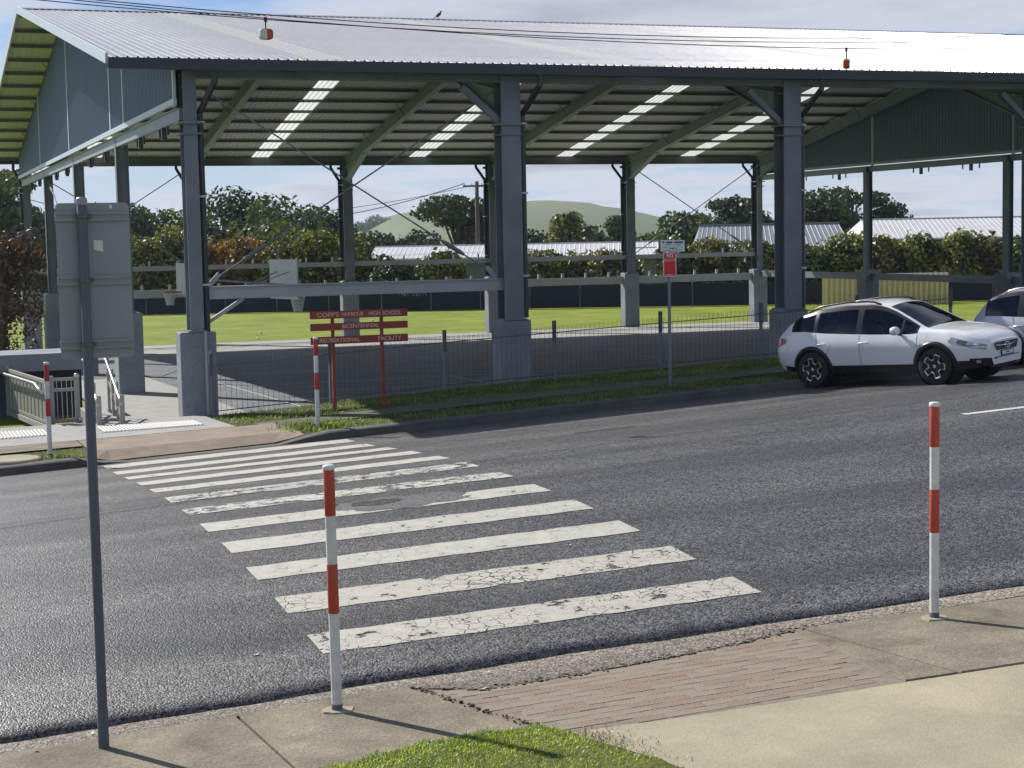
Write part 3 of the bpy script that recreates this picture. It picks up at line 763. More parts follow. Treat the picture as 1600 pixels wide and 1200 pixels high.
# verge grass blades: taller at the path edges and at the kerb
r = np.random.default_rng(8); pts = []
while len(pts) < 30000:
    x = r.uniform(-4.5, 19); y = r.uniform(14.2, 20.0)
    if x < 3.2 and 14.16 < y and not (y < 15.55 and x < -.25) and not (x > 2.62 and y > 16.6): continue
    if 15.78 < y < 16.92 and x > 3.05 and r.random() > .03: continue
    if x < 3.5 and 14.2 < y < 15.6 and x > -.25: continue
    c = math.sin(x*2.3+y*1.7)+math.sin(x*.9-y*2.9)
    if r.random() > .62+.3*c: continue
    z = z_verge(x, min(y, 19.75)) - (max(0, y-19.75)*1.1)
    pts.append((x, y, z-.005))
tag(blades('verge_grass', np.array(pts), .03, .085, .012, LEAF['blade_far'], 9, 1.0), 'rough grass on the verge between the road and the shelter', 'grass', kind='stuff')
pts = [(3.75+r.normal(0, .3), 14.85+r.normal(0, .22), z_verge(3.75, 14.8)-.01) for k in range(900)]
tag(blades('weeds', np.array(pts), .06, .17, .02, LEAF['blade_far'], 10, .9), 'clump of taller weeds at the foot of the striped post by the school sign', 'weeds', kind='stuff')

# ---- court floor under the shelter
cs = MB(); cs.grid(frange(1.3, 36.8, 3), [20.1, 24, 30, 36, 42, 48, 54, 57.9, 58.3], lambda x, y: z_slab(min(y, 57.99)))
court = tag(cs.build('court_floor', M['court']), kind='structure')
ap = MB(); ap.grid(frange(1.35, 3.9, .85), [19.76, 20.2, 24, 30, 36], lambda x, y: z_slab(y)+.006 if y > 20 else z_verge(2.5, 19.74)+.0)
tag(ap.build('entrance_slab', M['concrete_grey']), kind='structure')
sa = MB(); sa.grid(frange(1.4, 36.7, 3), [50.3, 54, 57.9, 58.25], lambda x, y: z_slab(min(y, 57.99))+.006)
tag(sa.build('edge_slab', M['concrete_grey']), kind='structure')
cl_ = MB()
def fl(x, y): return (x, y, z_slab(y)+.005)
def cline(x0, y0, x1, y1, w=.055):
    d = Vector((x1-x0, y1-y0)); n = Vector((-d.y, d.x)).normalized()*w/2
    cl_.quad(fl(x0-n.x, y0-n.y), fl(x1-n.x, y1-n.y), fl(x1+n.x, y1+n.y), fl(x0+n.x, y0+n.y))
for x in (5.2, 18.9, 32.6): cline(x, 21.5, x, 35.5)
for y in (21.5, 35.5): cline(5.2, y, 32.6, y)
for xb, s in ((5.2, 1), (32.6, -1)):
    cline(xb, 27.0, xb+s*5.8, 27.0); cline(xb, 30.0, xb+s*5.8, 30.0); cline(xb+s*5.8, 27, xb+s*5.8, 30)
    for cx, rr, a0, a1 in ((xb+s*5.8, 1.8, -90, 90), (xb+s*1.6, 6.25, -78, 78)):
        st = [R(a0+(a1-a0)*k/20) for k in range(21)]
        for k in range(20): cline(cx+s*rr*math.cos(st[k]), 28.5+rr*math.sin(st[k]), cx+s*rr*math.cos(st[k+1]), 28.5+rr*math.sin(st[k+1]))
st = [2*math.pi*k/32 for k in range(33)]
for k in range(32): cline(18.9+1.8*math.cos(st[k]), 28.5+1.8*math.sin(st[k]), 18.9+1.8*math.cos(st[k+1]), 28.5+1.8*math.sin(st[k+1]))
cl_.build('court_lines', M['court_line'], court)
# ------------------------------------------------------------------ the shelter
XA, BAY = 2.615, 6.5427
FR = [XA+BAY*i for i in range(6)]
YR = (YN+YF)/2
ZE, ZR = 6.50, 9.86             # eave and ridge of the sheeting
YE0, YE1 = YN-.55, YF+.55
XL, XRR = 1.08, FR[5]+1.55
SL = (ZR-ZE)/(YR-YE0)
def z_roof(y): return ZR-abs(y-YR)*SL
shed = empty('shelter', (XA, YN, 0), 0, 'large open-sided steel sports shelter with ribbed metal gable roof', 'shelter')
SO = Vector((XA, YN, 0))
def part(mb, name, mat, parent=None, smooth=False):
    """a mesh given in world coordinates, parented without moving it"""
    o = mb.build(name, mat, parent or shed, smooth)
    o.matrix_parent_inverse = (parent or shed).matrix_world.inverted() if False else Matrix.Translation(-SO)
    return o
def part_me(me, name, loc, parent=None):
    o = link_mesh(name, me, parent or shed, loc)
    o.matrix_parent_inverse = Matrix.Translation(-SO)
    return o
def sub(mb, name, mat, parent):
    return mb.build(name, mat, parent)
# -- roof sheets: 762 mm cover, four trapezoid ribs
SW = .762
NS = int((XRR-XL)/SW)
XRR = XL+NS*SW
def sheet_mesh(near, mat, name):
    b = MB(); pr = []
    for k in range(4):
        x0 = k*SW/4
        pr += [(x0, 0), (x0+.062, 0), (x0+.066, .004), (x0+.115, .004), (x0+.119, 0), (x0+.140, 0), (x0+.152, .028), (x0+.174, .028)]
    pr += [(SW, 0)]
    pr[0] = (-.004, .001); pr[-1] = (SW+.004, .002)
    ya, yb = (YE0, YR) if near else (YR, YE1)
    L_ = len(pr)
    yy = [ya+(yb-ya)*k/3 for k in range(4)]
    for y in yy:
        for x, z in pr: b.v.append((x, y, z_roof(y)+z))
    for j in range(3):
        for i in range(L_-1): b.f.append((j*L_+i, j*L_+i+1, (j+1)*L_+i+1, (j+1)*L_+i)); b.m.append(0)
    return b.mesh(name, mat)
SN, SF = sheet_mesh(True, M['roof'], 'roof_sheet'), sheet_mesh(False, M['roof'], 'roof_sheet')
KN, KF = sheet_mesh(True, M['skylight'], 'skylight_sheet'), sheet_mesh(False, M['skylight'], 'skylight_sheet')
sky_idx = set()
for xs in (5.5, 12.1, 19.35, 25.75, 32.0): sky_idx.add(int((xs-XL)/SW))
for k in range(NS):
    sk = k in sky_idx
    for near in (True, False):
        me = (KN if near else KF) if sk else (SN if near else SF)
        part_me(me, 'skylight_sheet' if sk else 'roof_sheet', (XL+k*SW, 0, 0))
b = MB(); b.v += []
for dy, dz in ((-.22, .035-.22*SL), (0, .055), (.22, .035-.22*SL)):
    b.v += [(XL-.02, YR+dy, ZR+dz), (XRR+.02, YR+dy, ZR+dz)]
b.f = [(0, 1, 3, 2), (2, 3, 5, 4)]; b.m = [0, 0]
part(b, 'ridge_cap', M['roof'])
# -- purlins
for s in (-1, 1):
    for k in range(13):
        d = .35+k*1.555
        y = YR+s*d
        z = z_roof(y)-.07
        b = MB(); b.box(XL+.03, XRR-.03, y-.03, y+.03, z-.05, z+.058)
        b.box(XL+.03, XRR-.03, y-.075 if s > 0 else y, y if s > 0 else y+.075, z-.052, z-.038)
        part(b, 'purlin', M['purlin'])
# -- barge boards on the verges
for x in (XL-.03, XRR+.03):
    for s, ye in ((-1, YE0), (1, YE1)):
        b = MB(); b.beam((x, YR, ZR-.02), (x, ye, ZE-.02), .05, .20); part(b, 'barge_board', M['trim'])
# -- eave gutters and eave beams
for ye, s in ((YE0, -1), (YE1, 1)):
    b = MB(); y0, y1 = ye+s*.14, ye-s*.04
    b.box(XL-.02, XRR+.02, min(y0, y0-s*.02), max(y0, y0-s*.02), ZE-.22, ZE-.02)
    b.box(XL-.02, XRR+.02, min(y0-s*.02, y1), max(y0-s*.02, y1), ZE-.22, ZE-.20)
    b.box(XL-.02, XRR+.02, min(y1, y1+s*.02), max(y1, y1+s*.02), ZE-.199, ZE-.06)
    part(b, 'gutter', M['gutter_dark'])
    b = MB(); yy = ye-s*.42; b.box(FR[0], FR[5], yy-.05, yy+.05, ZE-.34, ZE-.02); b.box(FR[0], FR[5], yy-.11, yy-.051, ZE-.335, ZE-.31)
    part(b, 'eave_beam', M['steel'])
# -- portal frames
def i_section(b, p, q, depth, width, up, tf=.025, tw=.02):
    """I beam from p to q: up = direction of its depth"""
    p = Vector(p); q = Vector(q); u = Vector(up).normalized(); d = (q-p).normalized(); a = d.cross(u).normalized(); u = a.cross(d).normalized()
    b.beam(p+u*(depth/2-tf/2), q+u*(depth/2-tf/2), width, tf, up=u)
    b.beam(p-u*(depth/2-tf/2), q-u*(depth/2-tf/2), width, tf, up=u)
    b.beam(p, q, tw, depth-2*tf-.002, up=u)
def pedestal_mesh(h, wx=.70, wy=.52):
    b = MB(); b.bbox(-wx/2, wx/2, -wy/2, wy/2, -.4, h, .02); return b
def column(x, y, zped, ztop, wx, wy, axis, mat, pw=(.70, .52), cap=True):
    c = MB()
    if axis == 'y':
        c.box(x-wx/2, x+wx/2, y-wy/2, y-wy/2+.025, zped, ztop); c.box(x-wx/2, x+wx/2, y+wy/2-.025, y+wy/2, zped, ztop)
        c.box(x-.012, x+.012, y-wy/2+.025, y+wy/2-.025, zped, ztop)
    else:
        c.box(x-wx/2, x-wx/2+.02, y-wy/2, y+wy/2, zped, ztop); c.box(x+wx/2-.02, x+wx/2, y-wy/2, y+wy/2, zped, ztop)
        c.box(x-wx/2+.02, x+wx/2-.02, y-.01, y+.01, zped, ztop)
    c.box(x-wx/2-.05, x+wx/2+.05, y-wy/2-.05, y+wy/2+.05, zped, zped+.03)
    o = part(c, 'column', mat)
    pd = pedestal_mesh(zped-z_slab(y), *pw)
    pd.build('pedestal', M['pedestal'], o, loc=(x, y, z_slab(y)))
    return o
for i, x in enumerate(FR):
    for y, s in ((YN, 1), (YF, -1)):
        near = s > 0
        zt = z_roof(y)-.30
        col = column(x, y, 1.31 if near else 1.27, zt, .26 if i in (0, 5) else .42, .46, 'y', M['steel'])
        # splice collar and cap plates
        b = MB(); b.box(x-.24, x+.24, y-.29, y+.29, 5.30, 5.34); b.box(x-.22, x+.22, y-.27, y+.27, 5.10, 5.13); b.build('collar', M['steel'], col)
        # raking knee along the eave on the left side
        if near and i > 0:
            b = MB(); b.beam((x-.16, y-.05, ZE-1.15), (x-1.0, y-.05, ZE-.42), .14, .12); b.build('knee_brace', M['steel'], col)
    for s in (-1, 1):
        # rafter with a deep haunch at the column
        b = MB(); ye = YR+s*(YR-YN)
        p, q = Vector((x, ye, z_roof(ye)-.385)), Vector((x, YR, ZR-.385))
        i_section(b, p, q, .42, .24, (0, 0, 1))
        part(b, 'rafter', M['rafter'])
        b = MB()
        h0, h1 = Vector((x, ye-s*.22, z_roof(ye)-1.10)), Vector((x, ye-s*3.0, z_roof(ye-s*3.0)-.61))
        b.beam(h0, h1, .26, .025)
        e0 = Vector((x, ye-s*.22, z_roof(ye)-.60))
        b.poly([h0+Vector((.01, 0, 0)), h1+Vector((.01, 0, 0)), e0+Vector((.01, 0, 0))]); b.poly([h0-Vector((.01, 0, 0)), e0-Vector((.01, 0, 0)), h1-Vector((.01, 0, 0))])
        part(b, 'haunch', M['rafter'])
        for k in range(3):
            d = 5.0+k*4.6; y = YR+s*d
            b = MB(); b.beam((x+.12, y, z_roof(y)-.57), (x+.45, y, z_roof(y)-.16), .03, .03); b.beam((x-.12, y, z_roof(y)-.57), (x-.45, y, z_roof(y)-.16), .03, .03)
            part(b, 'fly_brace', M['purlin'])
# -- gable walls with vertical ribs, split at the posts
def gable_panel(x, y0, y1, zb, out):
    b = MB(); n = int(round((y1-y0)/.19)); st = (y1-y0)/n
    pr = []
    for k in range(n): pr += [(y0+k*st, 0), (y0+k*st+st*.55, 0), (y0+k*st+st*.68, .028), (y0+k*st+st*.87, .028)]
    pr.append((y1, 0))
    for y, d in pr:
        b.v += [(x+out*d, y, zb), (x+out*d, y, z_roof(y)-.03)]
    for i in range(len(pr)-1): b.f.append((2*i, 2*i+2, 2*i+3, 2*i+1)); b.m.append(0)
    return b
GY = [YN, 29.62, 38.98, 48.3, YF]
ZGB = 5.74
for x, out in ((FR[0]-.22, -1), (FR[5]+.22, 1)):
    for k in range(4):
        part(gable_panel(x, GY[k]+.03 if k else GY[0]+.0, GY[k+1]-.03, ZGB, out), 'gable_sheeting', M['clad'])
    for k in range(1, 4):
        b = MB(); y = GY[k]; b.box(min(x, x+out*.055), max(x, x+out*.055), y-.075, y+.075, ZGB-.1, z_roof(y)-.06); part(b, 'cover_strip', M['trim'])
    for y in (27.3, YN+.02):
        b = MB(); b.box(min(x, x+out*.055), max(x, x+out*.055), y-.06, y+.06, ZGB-.1, z_roof(y)-.06); part(b, 'cover_strip', M['trim'])
    b = MB(); b.box(min(x+out*.002, x+out*.07), max(x+out*.002, x+out*.07), YN-.1, YF+.1, ZGB-.07, ZGB+.05); part(b, 'bottom_flashing', M['trim'])
    b = MB(); xi = x-out*.12; b.box(xi-.07, xi+.07, YN, YF, ZGB-.36, ZGB-.14); b.box(xi-.11, xi+.11, YN, YF, ZGB-.139, ZGB-.12); part(b, 'gable_girt', M['girt'])
    # lamps hung under the girt
    for k in range(4):
        for f in (.25, .6):
            y = GY[k]+(GY[k+1]-GY[k])*f
            b = MB(); b.box(xi-.05, xi+.05, y-.05, y+.05, ZGB-.60, ZGB-.361); part(b, 'girt_bracket', M['gutter_dark'])
            for dy in (-.52, .52): b = MB(); b.box(xi-.02, xi+.02, y+dy-.02, y+dy+.02, ZGB-.53, ZGB-.361); part(b, 'girt_bracket', M['gutter_dark'])
    for k in range(1, 4):
        y = GY[k]
        column(x-out*.19, y, 1.35, ZGB-.14, .30, .24, 'x', M['steel'], (.62, .74))
# near-side infill sheet behind the eave at the left end
# -- rails: a deep one in the first near bay, two all along the far side
b = MB(); b.box(FR[0]+.17, FR[1]-.17, YN-.09, YN+.06, 1.93, 2.18); b.box(FR[0]+.17, FR[1]-.17, YN-.12, YN-.091, 2.155, 2.18); part(b, 'near_rail', M['steel_light'])
b = MB(); b.beam((FR[0]+.2, YN, 1.45), (FR[0]+.95, YN, 1.92), .06, .07); part(b, 'rail_strut', M['steel_light'])
b = MB(); b.box(FR[0]+.2, FR[0]+.28, YN-.05, YN+.05, 1.31, 1.93); part(b, 'rail_post', M['steel_light'])
for i in range(5):
    b = MB(); b.box(FR[i]+.17, FR[i+1]-.17, YF-.07, YF+.08, .80, 1.12); part(b, 'far_rail', M['steel_light'])
    b = MB(); b.box(FR[i]+.17, FR[i+1]-.17, YF-.05, YF+.05, 1.90, 2.09); part(b, 'far_rail', M['steel_light'])
    for k in range(5):
        xx = FR[i]+1.0+k*1.13
        b = MB(); b.box(xx-.05, xx+.05, YF-.05, YF+.05, 1.121, 1.33); part(b, 'rail_stub', M['steel_light'])
        b = MB(); b.box(xx+.3, xx+.36, YF-.03, YF+.03, 2.091, 2.30); part(b, 'rail_stub', M['steel_light'])
for k in range(4):      # right gable rail
    b = MB(); x = FR[5]; b.box(x-.05, x+.08, GY[k]+.2, GY[k+1]-.2, .95, 1.22); part(b, 'far_rail', M['steel'])
# -- diagonal rods
def rod(p, q, r=.017):
    p, q = Vector(p), Vector(q); d = (q-p).normalized()
    b = MB(); b.tube([p, q], r, 6); b.tube([p+d*.9, p+d*1.0, p+d*1.35, p+d*1.45], [.03, .05, .05, .03], 6); part(b, 'brace_rod', M['steel'])
rod((FR[0]+.22, YN, 2.2), (FR[1]-.2, YN, 6.05)); rod((FR[1]-.22, YN+.06, 2.2), (FR[0]+.2, YN+.06, 6.05))
b = MB(); b.beam((FR[0]+.28, YN, 2.18), (FR[0]+.50, YN, 2.42), .03, .09); part(b, 'gusset', M['steel_light'])
b = MB(); b.beam((FR[1]-.28, YN+.06, 2.18), (FR[1]-.50, YN+.06, 2.42), .03, .09); part(b, 'gusset', M['steel_light'])
for i in (0, 4):
    rod((FR[i]+.2, YF, 2.1), (FR[i+1]-.2, YF, 6.0), .022); rod((FR[i+1]-.2, YF-.05, 2.1), (FR[i]+.2, YF-.05, 6.0), .022)
rod((FR[0]-.03, GY[3], 5.3), (FR[0]-.03, GY[2], 2.2), .022)
# -- downpipes with offsets under the gutter
for i, x in enumerate(FR):
    for y, s in ((YN, -1), (YF, 1)):
        xd = x+s*-1*((.13 if i in (0, 5) else .21)+.075)
        ye = (YE0 if s < 0 else YE1)
        b = MB(); xo = xd+(.22 if s < 0 else -.22)
        yc = y+s*.12
        b.tube([(xo, ye+s*.05, ZE-.21), (xo, ye+s*.05, ZE-.42), (xd, yc, ZE-.98), (xd, yc, ZE-1.12), (xd, yc, z_slab(y)+.35 if i == 0 and s < 0 else 1.35)], .062, 10)
        o = part(b, 'downpipe', M['pipe_dark'] if s < 0 else M['gutter_dark'])
        for zz in (5.32, 3.9, 2.2):
            c = MB(); c.box(xd-.075, xd+.075, yc-.075, yc+.075, zz, zz+.035); c.build('pipe_clip', M['trim'], o)
        if s > 0:
            b = MB(); b.box(xd-.06, x-.18, ye-.5, ye-.38, ZE-.52, ZE-.42); b.build('outlet_box', M['gutter_dark'], o)
# -- conduit and cleats on the first pedestal
b = MB(); b.tube([(FR[0]+.13, YN-.35, z_slab(YN)), (FR[0]+.13, YN-.35, 1.32)], .03, 8); b.tube([(FR[0]+.2, YN-.34, z_slab(YN)), (FR[0]+.2, YN-.34, .95)], .022, 8); part(b, 'conduit', M['steel_light'])
# end infill beside the first column, under the eave
for k, (y0, y1) in enumerate(((YN-.02, YN+.02),)):
    pass
# bird on the ridge
bd = empty('bird', (13.85, YR, ZR+.055), R(-20), 'small dark bird perched on the roof ridge', 'bird')
b = MB(); b.lathe([(0, -.10), (.03, -.085), (.05, -.04), (.055, .02), (.04, .07), (.025, .095)], 10, 'x'); body = b.build('body', M['bird'], bd, True, loc=(0, 0, .11), rot=(0, R(-38), 0))
b = MB(); b.lathe([(0, -.034), (.022, -.024), (.033, 0), (.024, .024), (0, .034)], 10); b.tube([(.025, 0, 0), (.062, 0, -.004)], [.009, .001], 6); b.build('head', M['bird'], bd, True, loc=(.075, 0, .205))
b = MB(); b.beam((-.06, 0, .07), (-.17, 0, -.01), .04, .012); b.build('tail', M['bird'], bd)
for s in (-1, 1):
    b = MB(); b.tube([(0, s*.018, 0), (0.005, s*.018, .07)], .005, 5); b.build('leg', M['bird'], bd)
# ------------------------------------------------------------------ striped posts
def striped_post(x, y, z, h, label, old=False, footing=True, fr=(.205, .40, .60), lean=(0, 0)):
    t = empty('striped_post', (x, y, z), 0, label, 'post', 'red and white striped posts at the crossing')
    t.rotation_euler = (lean[0], lean[1], 0)
    r = .039
    b = MB(); b.lathe([(r*.96, .045), (r*.96, h-.02)], 20); b.build('shaft', M['white'], t, True)
    b = MB(); b.lathe([(r*1.02, -.02), (r*1.02, .05), (r*.97, .052)], 20); b.build('base_sleeve', M['postgrey'], t, True)
    red = M['red_dark'] if old else M['red']
    for f0, f1 in ((.017, fr[0]), (fr[1], fr[2])):
        b = MB(); b.lathe([(r*.97, h*(1-f1)), (r*1.005, h*(1-f1)+.003), (r*1.005, h*(1-f0)-.003), (r*.97, h*(1-f0))], 20); b.build('red_band', red, t, True)
    b = MB(); b.lathe([(r*1.1, h-.035), (r*1.14, h-.025), (r*1.1, h-.005), (r*.8, h), (0, h+.003)], 20); b.build('cap', M['white'], t, True)
    if footing:
        b = MB(); q = random.Random(int(x*10)); seg = 18; pts = []
        for k in range(seg):
            a = 2*math.pi*k/seg; rr = .105*(.85+.3*q.random()); pts.append((rr*math.cos(a)*1.15, rr*math.sin(a)))
        n = len(b.v); b.v += [(px, py, .0-.02) for px, py in pts]+[(px*.9, py*.9, .012) for px, py in pts]
        for k in range(seg): b.f.append((k, (k+1) % seg, seg+(k+1) % seg, seg+k)); b.m.append(0)
        b.f.append(tuple(seg+k for k in range(seg))); b.m.append(0)
        b.build('footing', M['concrete2'], t)
    return t
striped_post(-.24, -1.31, z_near(-.24, -1.31)+.03, 1.765, 'tall red and white striped post on the footpath in front of the zebra crossing', lean=(0, R(-.35)))
striped_post(4.71, -1.37, z_near(4.71, -1.37)+.03, 1.755, 'red and white striped post on the footpath at the right, nearest the driveway')
striped_post(3.62, 14.72, z_verge(3.62, 14.72), 1.53, 'weathered red and white striped post overlapping the red school name sign', True, False, (.2, .385, .57))
striped_post(-.72, 14.72, z_verge(-.72, 14.72), 1.50, 'weathered red and white striped post in front of the slatted ramp railing', True, False, (.2, .385, .57))

# ------------------------------------------------------------------ back of a road sign on a grey post
sp = empty('road_sign', (-1.87, -1.31, z_near(-1.87, -1.31)+.03), 0, 'grey steel road sign seen from behind on a tall round post at the left', 'road sign')
zb = z_near(-1.87, -1.31)+.03
b = MB(); b.lathe([(.0335, 0), (.0335, 3.33-zb), (.02, 3.345-zb), (0, 3.347-zb)], 20); b.build('post', M['postgrey'], sp, True)
b = MB(); b.lathe([(.037, -.02), (.037, .27), (.034, .275)], 20); b.lathe([(.008, .0), (.008, .004)], 8, 'y', (0, -.040, .19)); b.build('base_sleeve', M['postgrey'], sp, True)
b = MB(); b.lathe([(.037, 3.30-zb), (.038, 3.335-zb), (.03, 3.35-zb), (0, 3.352-zb)], 20); b.build('cap', M['signback'], sp, True)
# panel: slightly cupped sheet with rounded corners
def sign_panel(x0, x1, z0, z1, y, rad, mat, name, parent, th=.003, cup=0.0, rot=0):
    pts = []
    for cx, cz, a0 in ((x1-rad, z1-rad, 0), (x0+rad, z1-rad, 90), (x0+rad, z0+rad, 180), (x1-rad, z0+rad, 270)):
        for k in range(5):
            a = R(a0+k*22.5); pts.append((cx+rad*math.cos(a), cz+rad*math.sin(a)))
    b = MB(); n = len(pts)
    for yy in (y-th/2, y+th/2):
        b.v += [(px, yy+cup*((px-(x0+x1)/2)/(x1-x0)*2)**2, pz) for px, pz in pts]
    b.f.append(tuple(range(n-1, -1, -1))); b.m.append(0); b.f.append(tuple(range(n, 2*n))); b.m.append(0)
    for k in range(n): b.f.append((k, (k+1) % n, n+(k+1) % n, n+k)); b.m.append(0)
    return b.build(name, mat, parent)
pz = lambda z: z-zb
pn = sign_panel(-.165, .315, pz(2.28), pz(3.315), .062, .03, M['signback'], 'panel', sp)
for z in (3.225, 2.80, 2.375):
    b = MB()
    for dz in (-.022, .022): b.box(-.17, .31, .040, .058, pz(z)+dz-.007, pz(z)+dz+.007)
    b.box(-.17, .31, .052, .0595, pz(z)-.022, pz(z)+.022)
    b.build('bracket_channel', M['signback'], sp)
    b = MB(); b.lathe([(.0345, pz(z)-.012), (.0375, pz(z)-.012), (.0375, pz(z)+.012), (.0345, pz(z)+.012)], 18); b.box(.03, .06, -.01, .045, pz(z)-.012, pz(z)+.012); b.build('clamp', M['postgrey'], sp)
b = MB(); b.quad((.075, .0585, pz(3.005)), (.135, .0585, pz(2.99)), (.135, .0585, pz(3.065)), (.075, .0585, pz(3.07))); b.build('sticker', M['sign_white'], sp)
b = MB(); b.quad((.185, .0585, pz(3.275)), (.205, .0585, pz(3.275)), (.205, .0585, pz(3.3)), (.185, .0585, pz(3.3))); b.build('sticker', M['sign_white'], sp)

# ------------------------------------------------------------------ school name sign
zs0 = z_verge(5.2, 17.8)
ss = empty('school_sign', (5.22, 17.8, zs0), 0, 'brown-red three-board school name sign on two thin posts on the verge', 'sign')
for x in (4.72, 5.66):
    b = MB(); b.box(x-5.22-.028, x-5.22+.028, .025, .08, -.15, 1.70-zs0); b.build('post', M['board_red'], ss)
def board(z0, z1, dz, words):
    b = MB(); b.bbox(-.935, .935, -.02, .02, z0, z1, .006); bo = b.build('board', M['board_red'], ss, loc=(0, 0, -zs0))
    for txt, xc, wd in words:
        me = text_mesh(txt, .105, M['letter'], 'lettering', .003, width=wd, bold=.002)
        o = link_mesh('lettering', me, bo, (xc, -.0225, (z0+z1)/2), (R(90), 0, 0))
board(1.585, 1.725, 0, [("COFF'S", -.60, .42), ('HARBOUR', -.13, .42), ('HIGH', .29, .22), ('SCHOOL', .625, .37)])
board(1.365, 1.498, 0, [('BICENTENNIAL', .02, .71)])
board(1.112, 1.252, 0, [('RECREATIONAL', -.385, .77), ('FACILITY', .575, .45)])

# ------------------------------------------------------------------ no stopping sign
zn0 = z_verge(10.44, 15.4)
ns = empty('parking_sign', (10.44, 15.4, zn0), 0, 'red parking sign under a small white notice on a thin grey post', 'sign')
b = MB(); b.lathe([(.028, -.1), (.028, 2.90-zn0), (0, 2.902-zn0)], 12); b.build('post', M['steel'], ns, True)
rp_ = sign_panel(-.135, .135, 2.245-zn0, 2.685-zn0, -.036, .02, M['sign_pink'], 'red_panel', ns)
b = MB(); b.box(-.115, .115, -.0405, -.0385, 2.575-zn0, 2.668-zn0); b.build('red_field', M['sign_red'], rp_)
b = MB(); b.box(-.115, .115, -.0405, -.0385, 2.262-zn0, 2.528-zn0); b.build('red_field', M['sign_red'], rp_)
link_mesh('lettering', text_mesh('NO', .085, M['sign_white'], bold=.003), rp_, (0, -.043, 2.622-zn0), (R(90), 0, 0))
link_mesh('lettering', text_mesh('STOPPING', .04, M['sign_red'], width=.20, bold=.001), rp_, (0, -.041, 2.552-zn0), (R(90), 0, 0))
b = MB(); b.box(-.07, .04, -.0425, -.0412, 2.272-zn0, 2.285-zn0); b.build('lettering', M['sign_pink'], rp_)
wp = sign_panel(-.24, .24, 2.70-zn0, 2.91-zn0, -.036, .012, M['sign_white'], 'white_panel', ns)
wp.rotation_euler = (0, R(1.4), 0)
b = MB()
for x0, x1, z0, z1 in ((-.21, -.17, .855, .885), (-.13, -.005, .85, .882), (.03, .21, .855, .885), (-.15, -.05, .815, .826), (.05, .16, .817, .828), (-.20, -.09, .775, .782), (-.07, .09, .755, .768), (-.20, -.04, .72, .727), (.04, .2, .725, .732), (-.012, .012, .735, .756)):
    b.box(x0, x1, -.0395, -.0385, 2+z0-zn0, 2+z1-zn0)
b.build('print', M['ink'], wp)

# ------------------------------------------------------------------ low loop fence in front of the court
FX = [2.72, 5.05, 7.40, 9.76, 12.15, 14.52, 16.9, 19.3]
FYY = 19.4
pf = empty('loop_top_fence', (FX[0], FYY, z_verge(FX[0], FYY)), 0, 'low black loop-top fence along the road side of the court', 'fence')
FO = Vector((FX[0], FYY, z_verge(FX[0], FYY)))
def ftop(x): return z_verge(x, FYY)+1.16
for x in FX:
    b = MB(); z = z_verge(x, FYY); b.bbox(-.03, .03, -.03, .03, -.1, 1.22, .006); b.build('post', M['fence_grey'], pf, loc=Vector((x, FYY, z))-FO)
    b = MB(); b.bbox(-.034, .034, -.034, .034, .80, 1.225, .004); b.build('post_sleeve', M['fence_dark'], pf, loc=Vector((x, FYY, z))-FO)
barm = MB()
barm.tube([(-.02, 0, .08), (-.02, 0, 1.07), (0, 0, 1.10), (.02, 0, 1.07), (.02, 0, .98)], .0034, 5)
barm = barm.mesh('bar', M['fence_dark'], True)
for i in range(len(FX)-1):
    x0, x1 = FX[i]+.04, FX[i+1]-.04
    for h in (.98, .12):
        b = MB(); b.beam((x0, FYY, z_verge(x0, FYY)+h), (x1, FYY, z_verge(x1, FYY)+h), .018, .018); o = b.build('rail', M['fence_dark'], pf, loc=-FO)
    n = int((x1-x0)/.1)
    for k in range(n):
        x = x0+(k+.5)*(x1-x0)/n
        link_mesh('bar', barm, pf, Vector((x, FYY, z_verge(x, FYY)))-FO)

# ------------------------------------------------------------------ entrance: ledge, ramp railing, gate, stair handrail
ld = empty('concrete_ledge', (-3, 24, -.5), 0, 'low grey concrete ledge with a dark recess under it at the left edge', 'ledge')
LO = Vector((-3, 24, -.5))
def lpart(b, n, m): return b.build(n, m, ld, loc=-LO)
b = MB(); b.bbox(-9, .92, 23.9, 25.6, .42, .78, .012); lpart(b, 'beam', M['pedestal'])
b = MB(); b.box(-9, .85, 24.35, 24.5, -.6, .42); lpart(b, 'recess_shade_panel', pmat('ledge_recess_shade', (.045, .05, .065), .8))  # dark-coloured panel standing in for the shade of the void under the beam
for x in (-7.0, -4.5, -2.0): b = MB(); b.box(x-.15, x+.15, 24.0, 24.34, -.6, .42); lpart(b, 'pier', M['pedestal'])
rr_ = empty('ramp_railing', (-.25, 20.1, -.38), 0, 'pale slatted metal railing with a bright handrail beside the entrance ramp', 'railing')
A, Bv = Vector((-.25, 20.1, -.38)), Vector((-.70, 23.85, -.42))
dirv = (Bv-A); Ln = dirv.length; ang = math.atan2(dirv.y, dirv.x)
rr_.rotation_euler = (0, 0, ang)
for k in range(11):
    b = MB(); b.bbox(-.11, .11, -.015, .015, .10, .84, .004); b.build('slat', M['baluster'], rr_, loc=(.25+k*.335, 0, 0))
for z in (.09, .86): b = MB(); b.box(0, Ln, -.025, .025, z-.03, z+.03); b.build('rail', M['baluster'], rr_)
for x in (0, Ln): b = MB(); b.bbox(x-.04, x+.04, -.04, .04, -.1, .95, .006); b.build('post', M['baluster'], rr_)
b = MB(); b.tube([(-.1, .11, .66), (.25, .12, .74), (.5, .12, .80), (Ln+.3, .12, .80)], .03, 10); b.build('handrail', M['rail_silver'], rr_, True)
b = MB(); b.box(-.05, Ln, -.06, .06, -.06, .04); b.build('kerb_upstand', M['concrete_grey'], rr_)
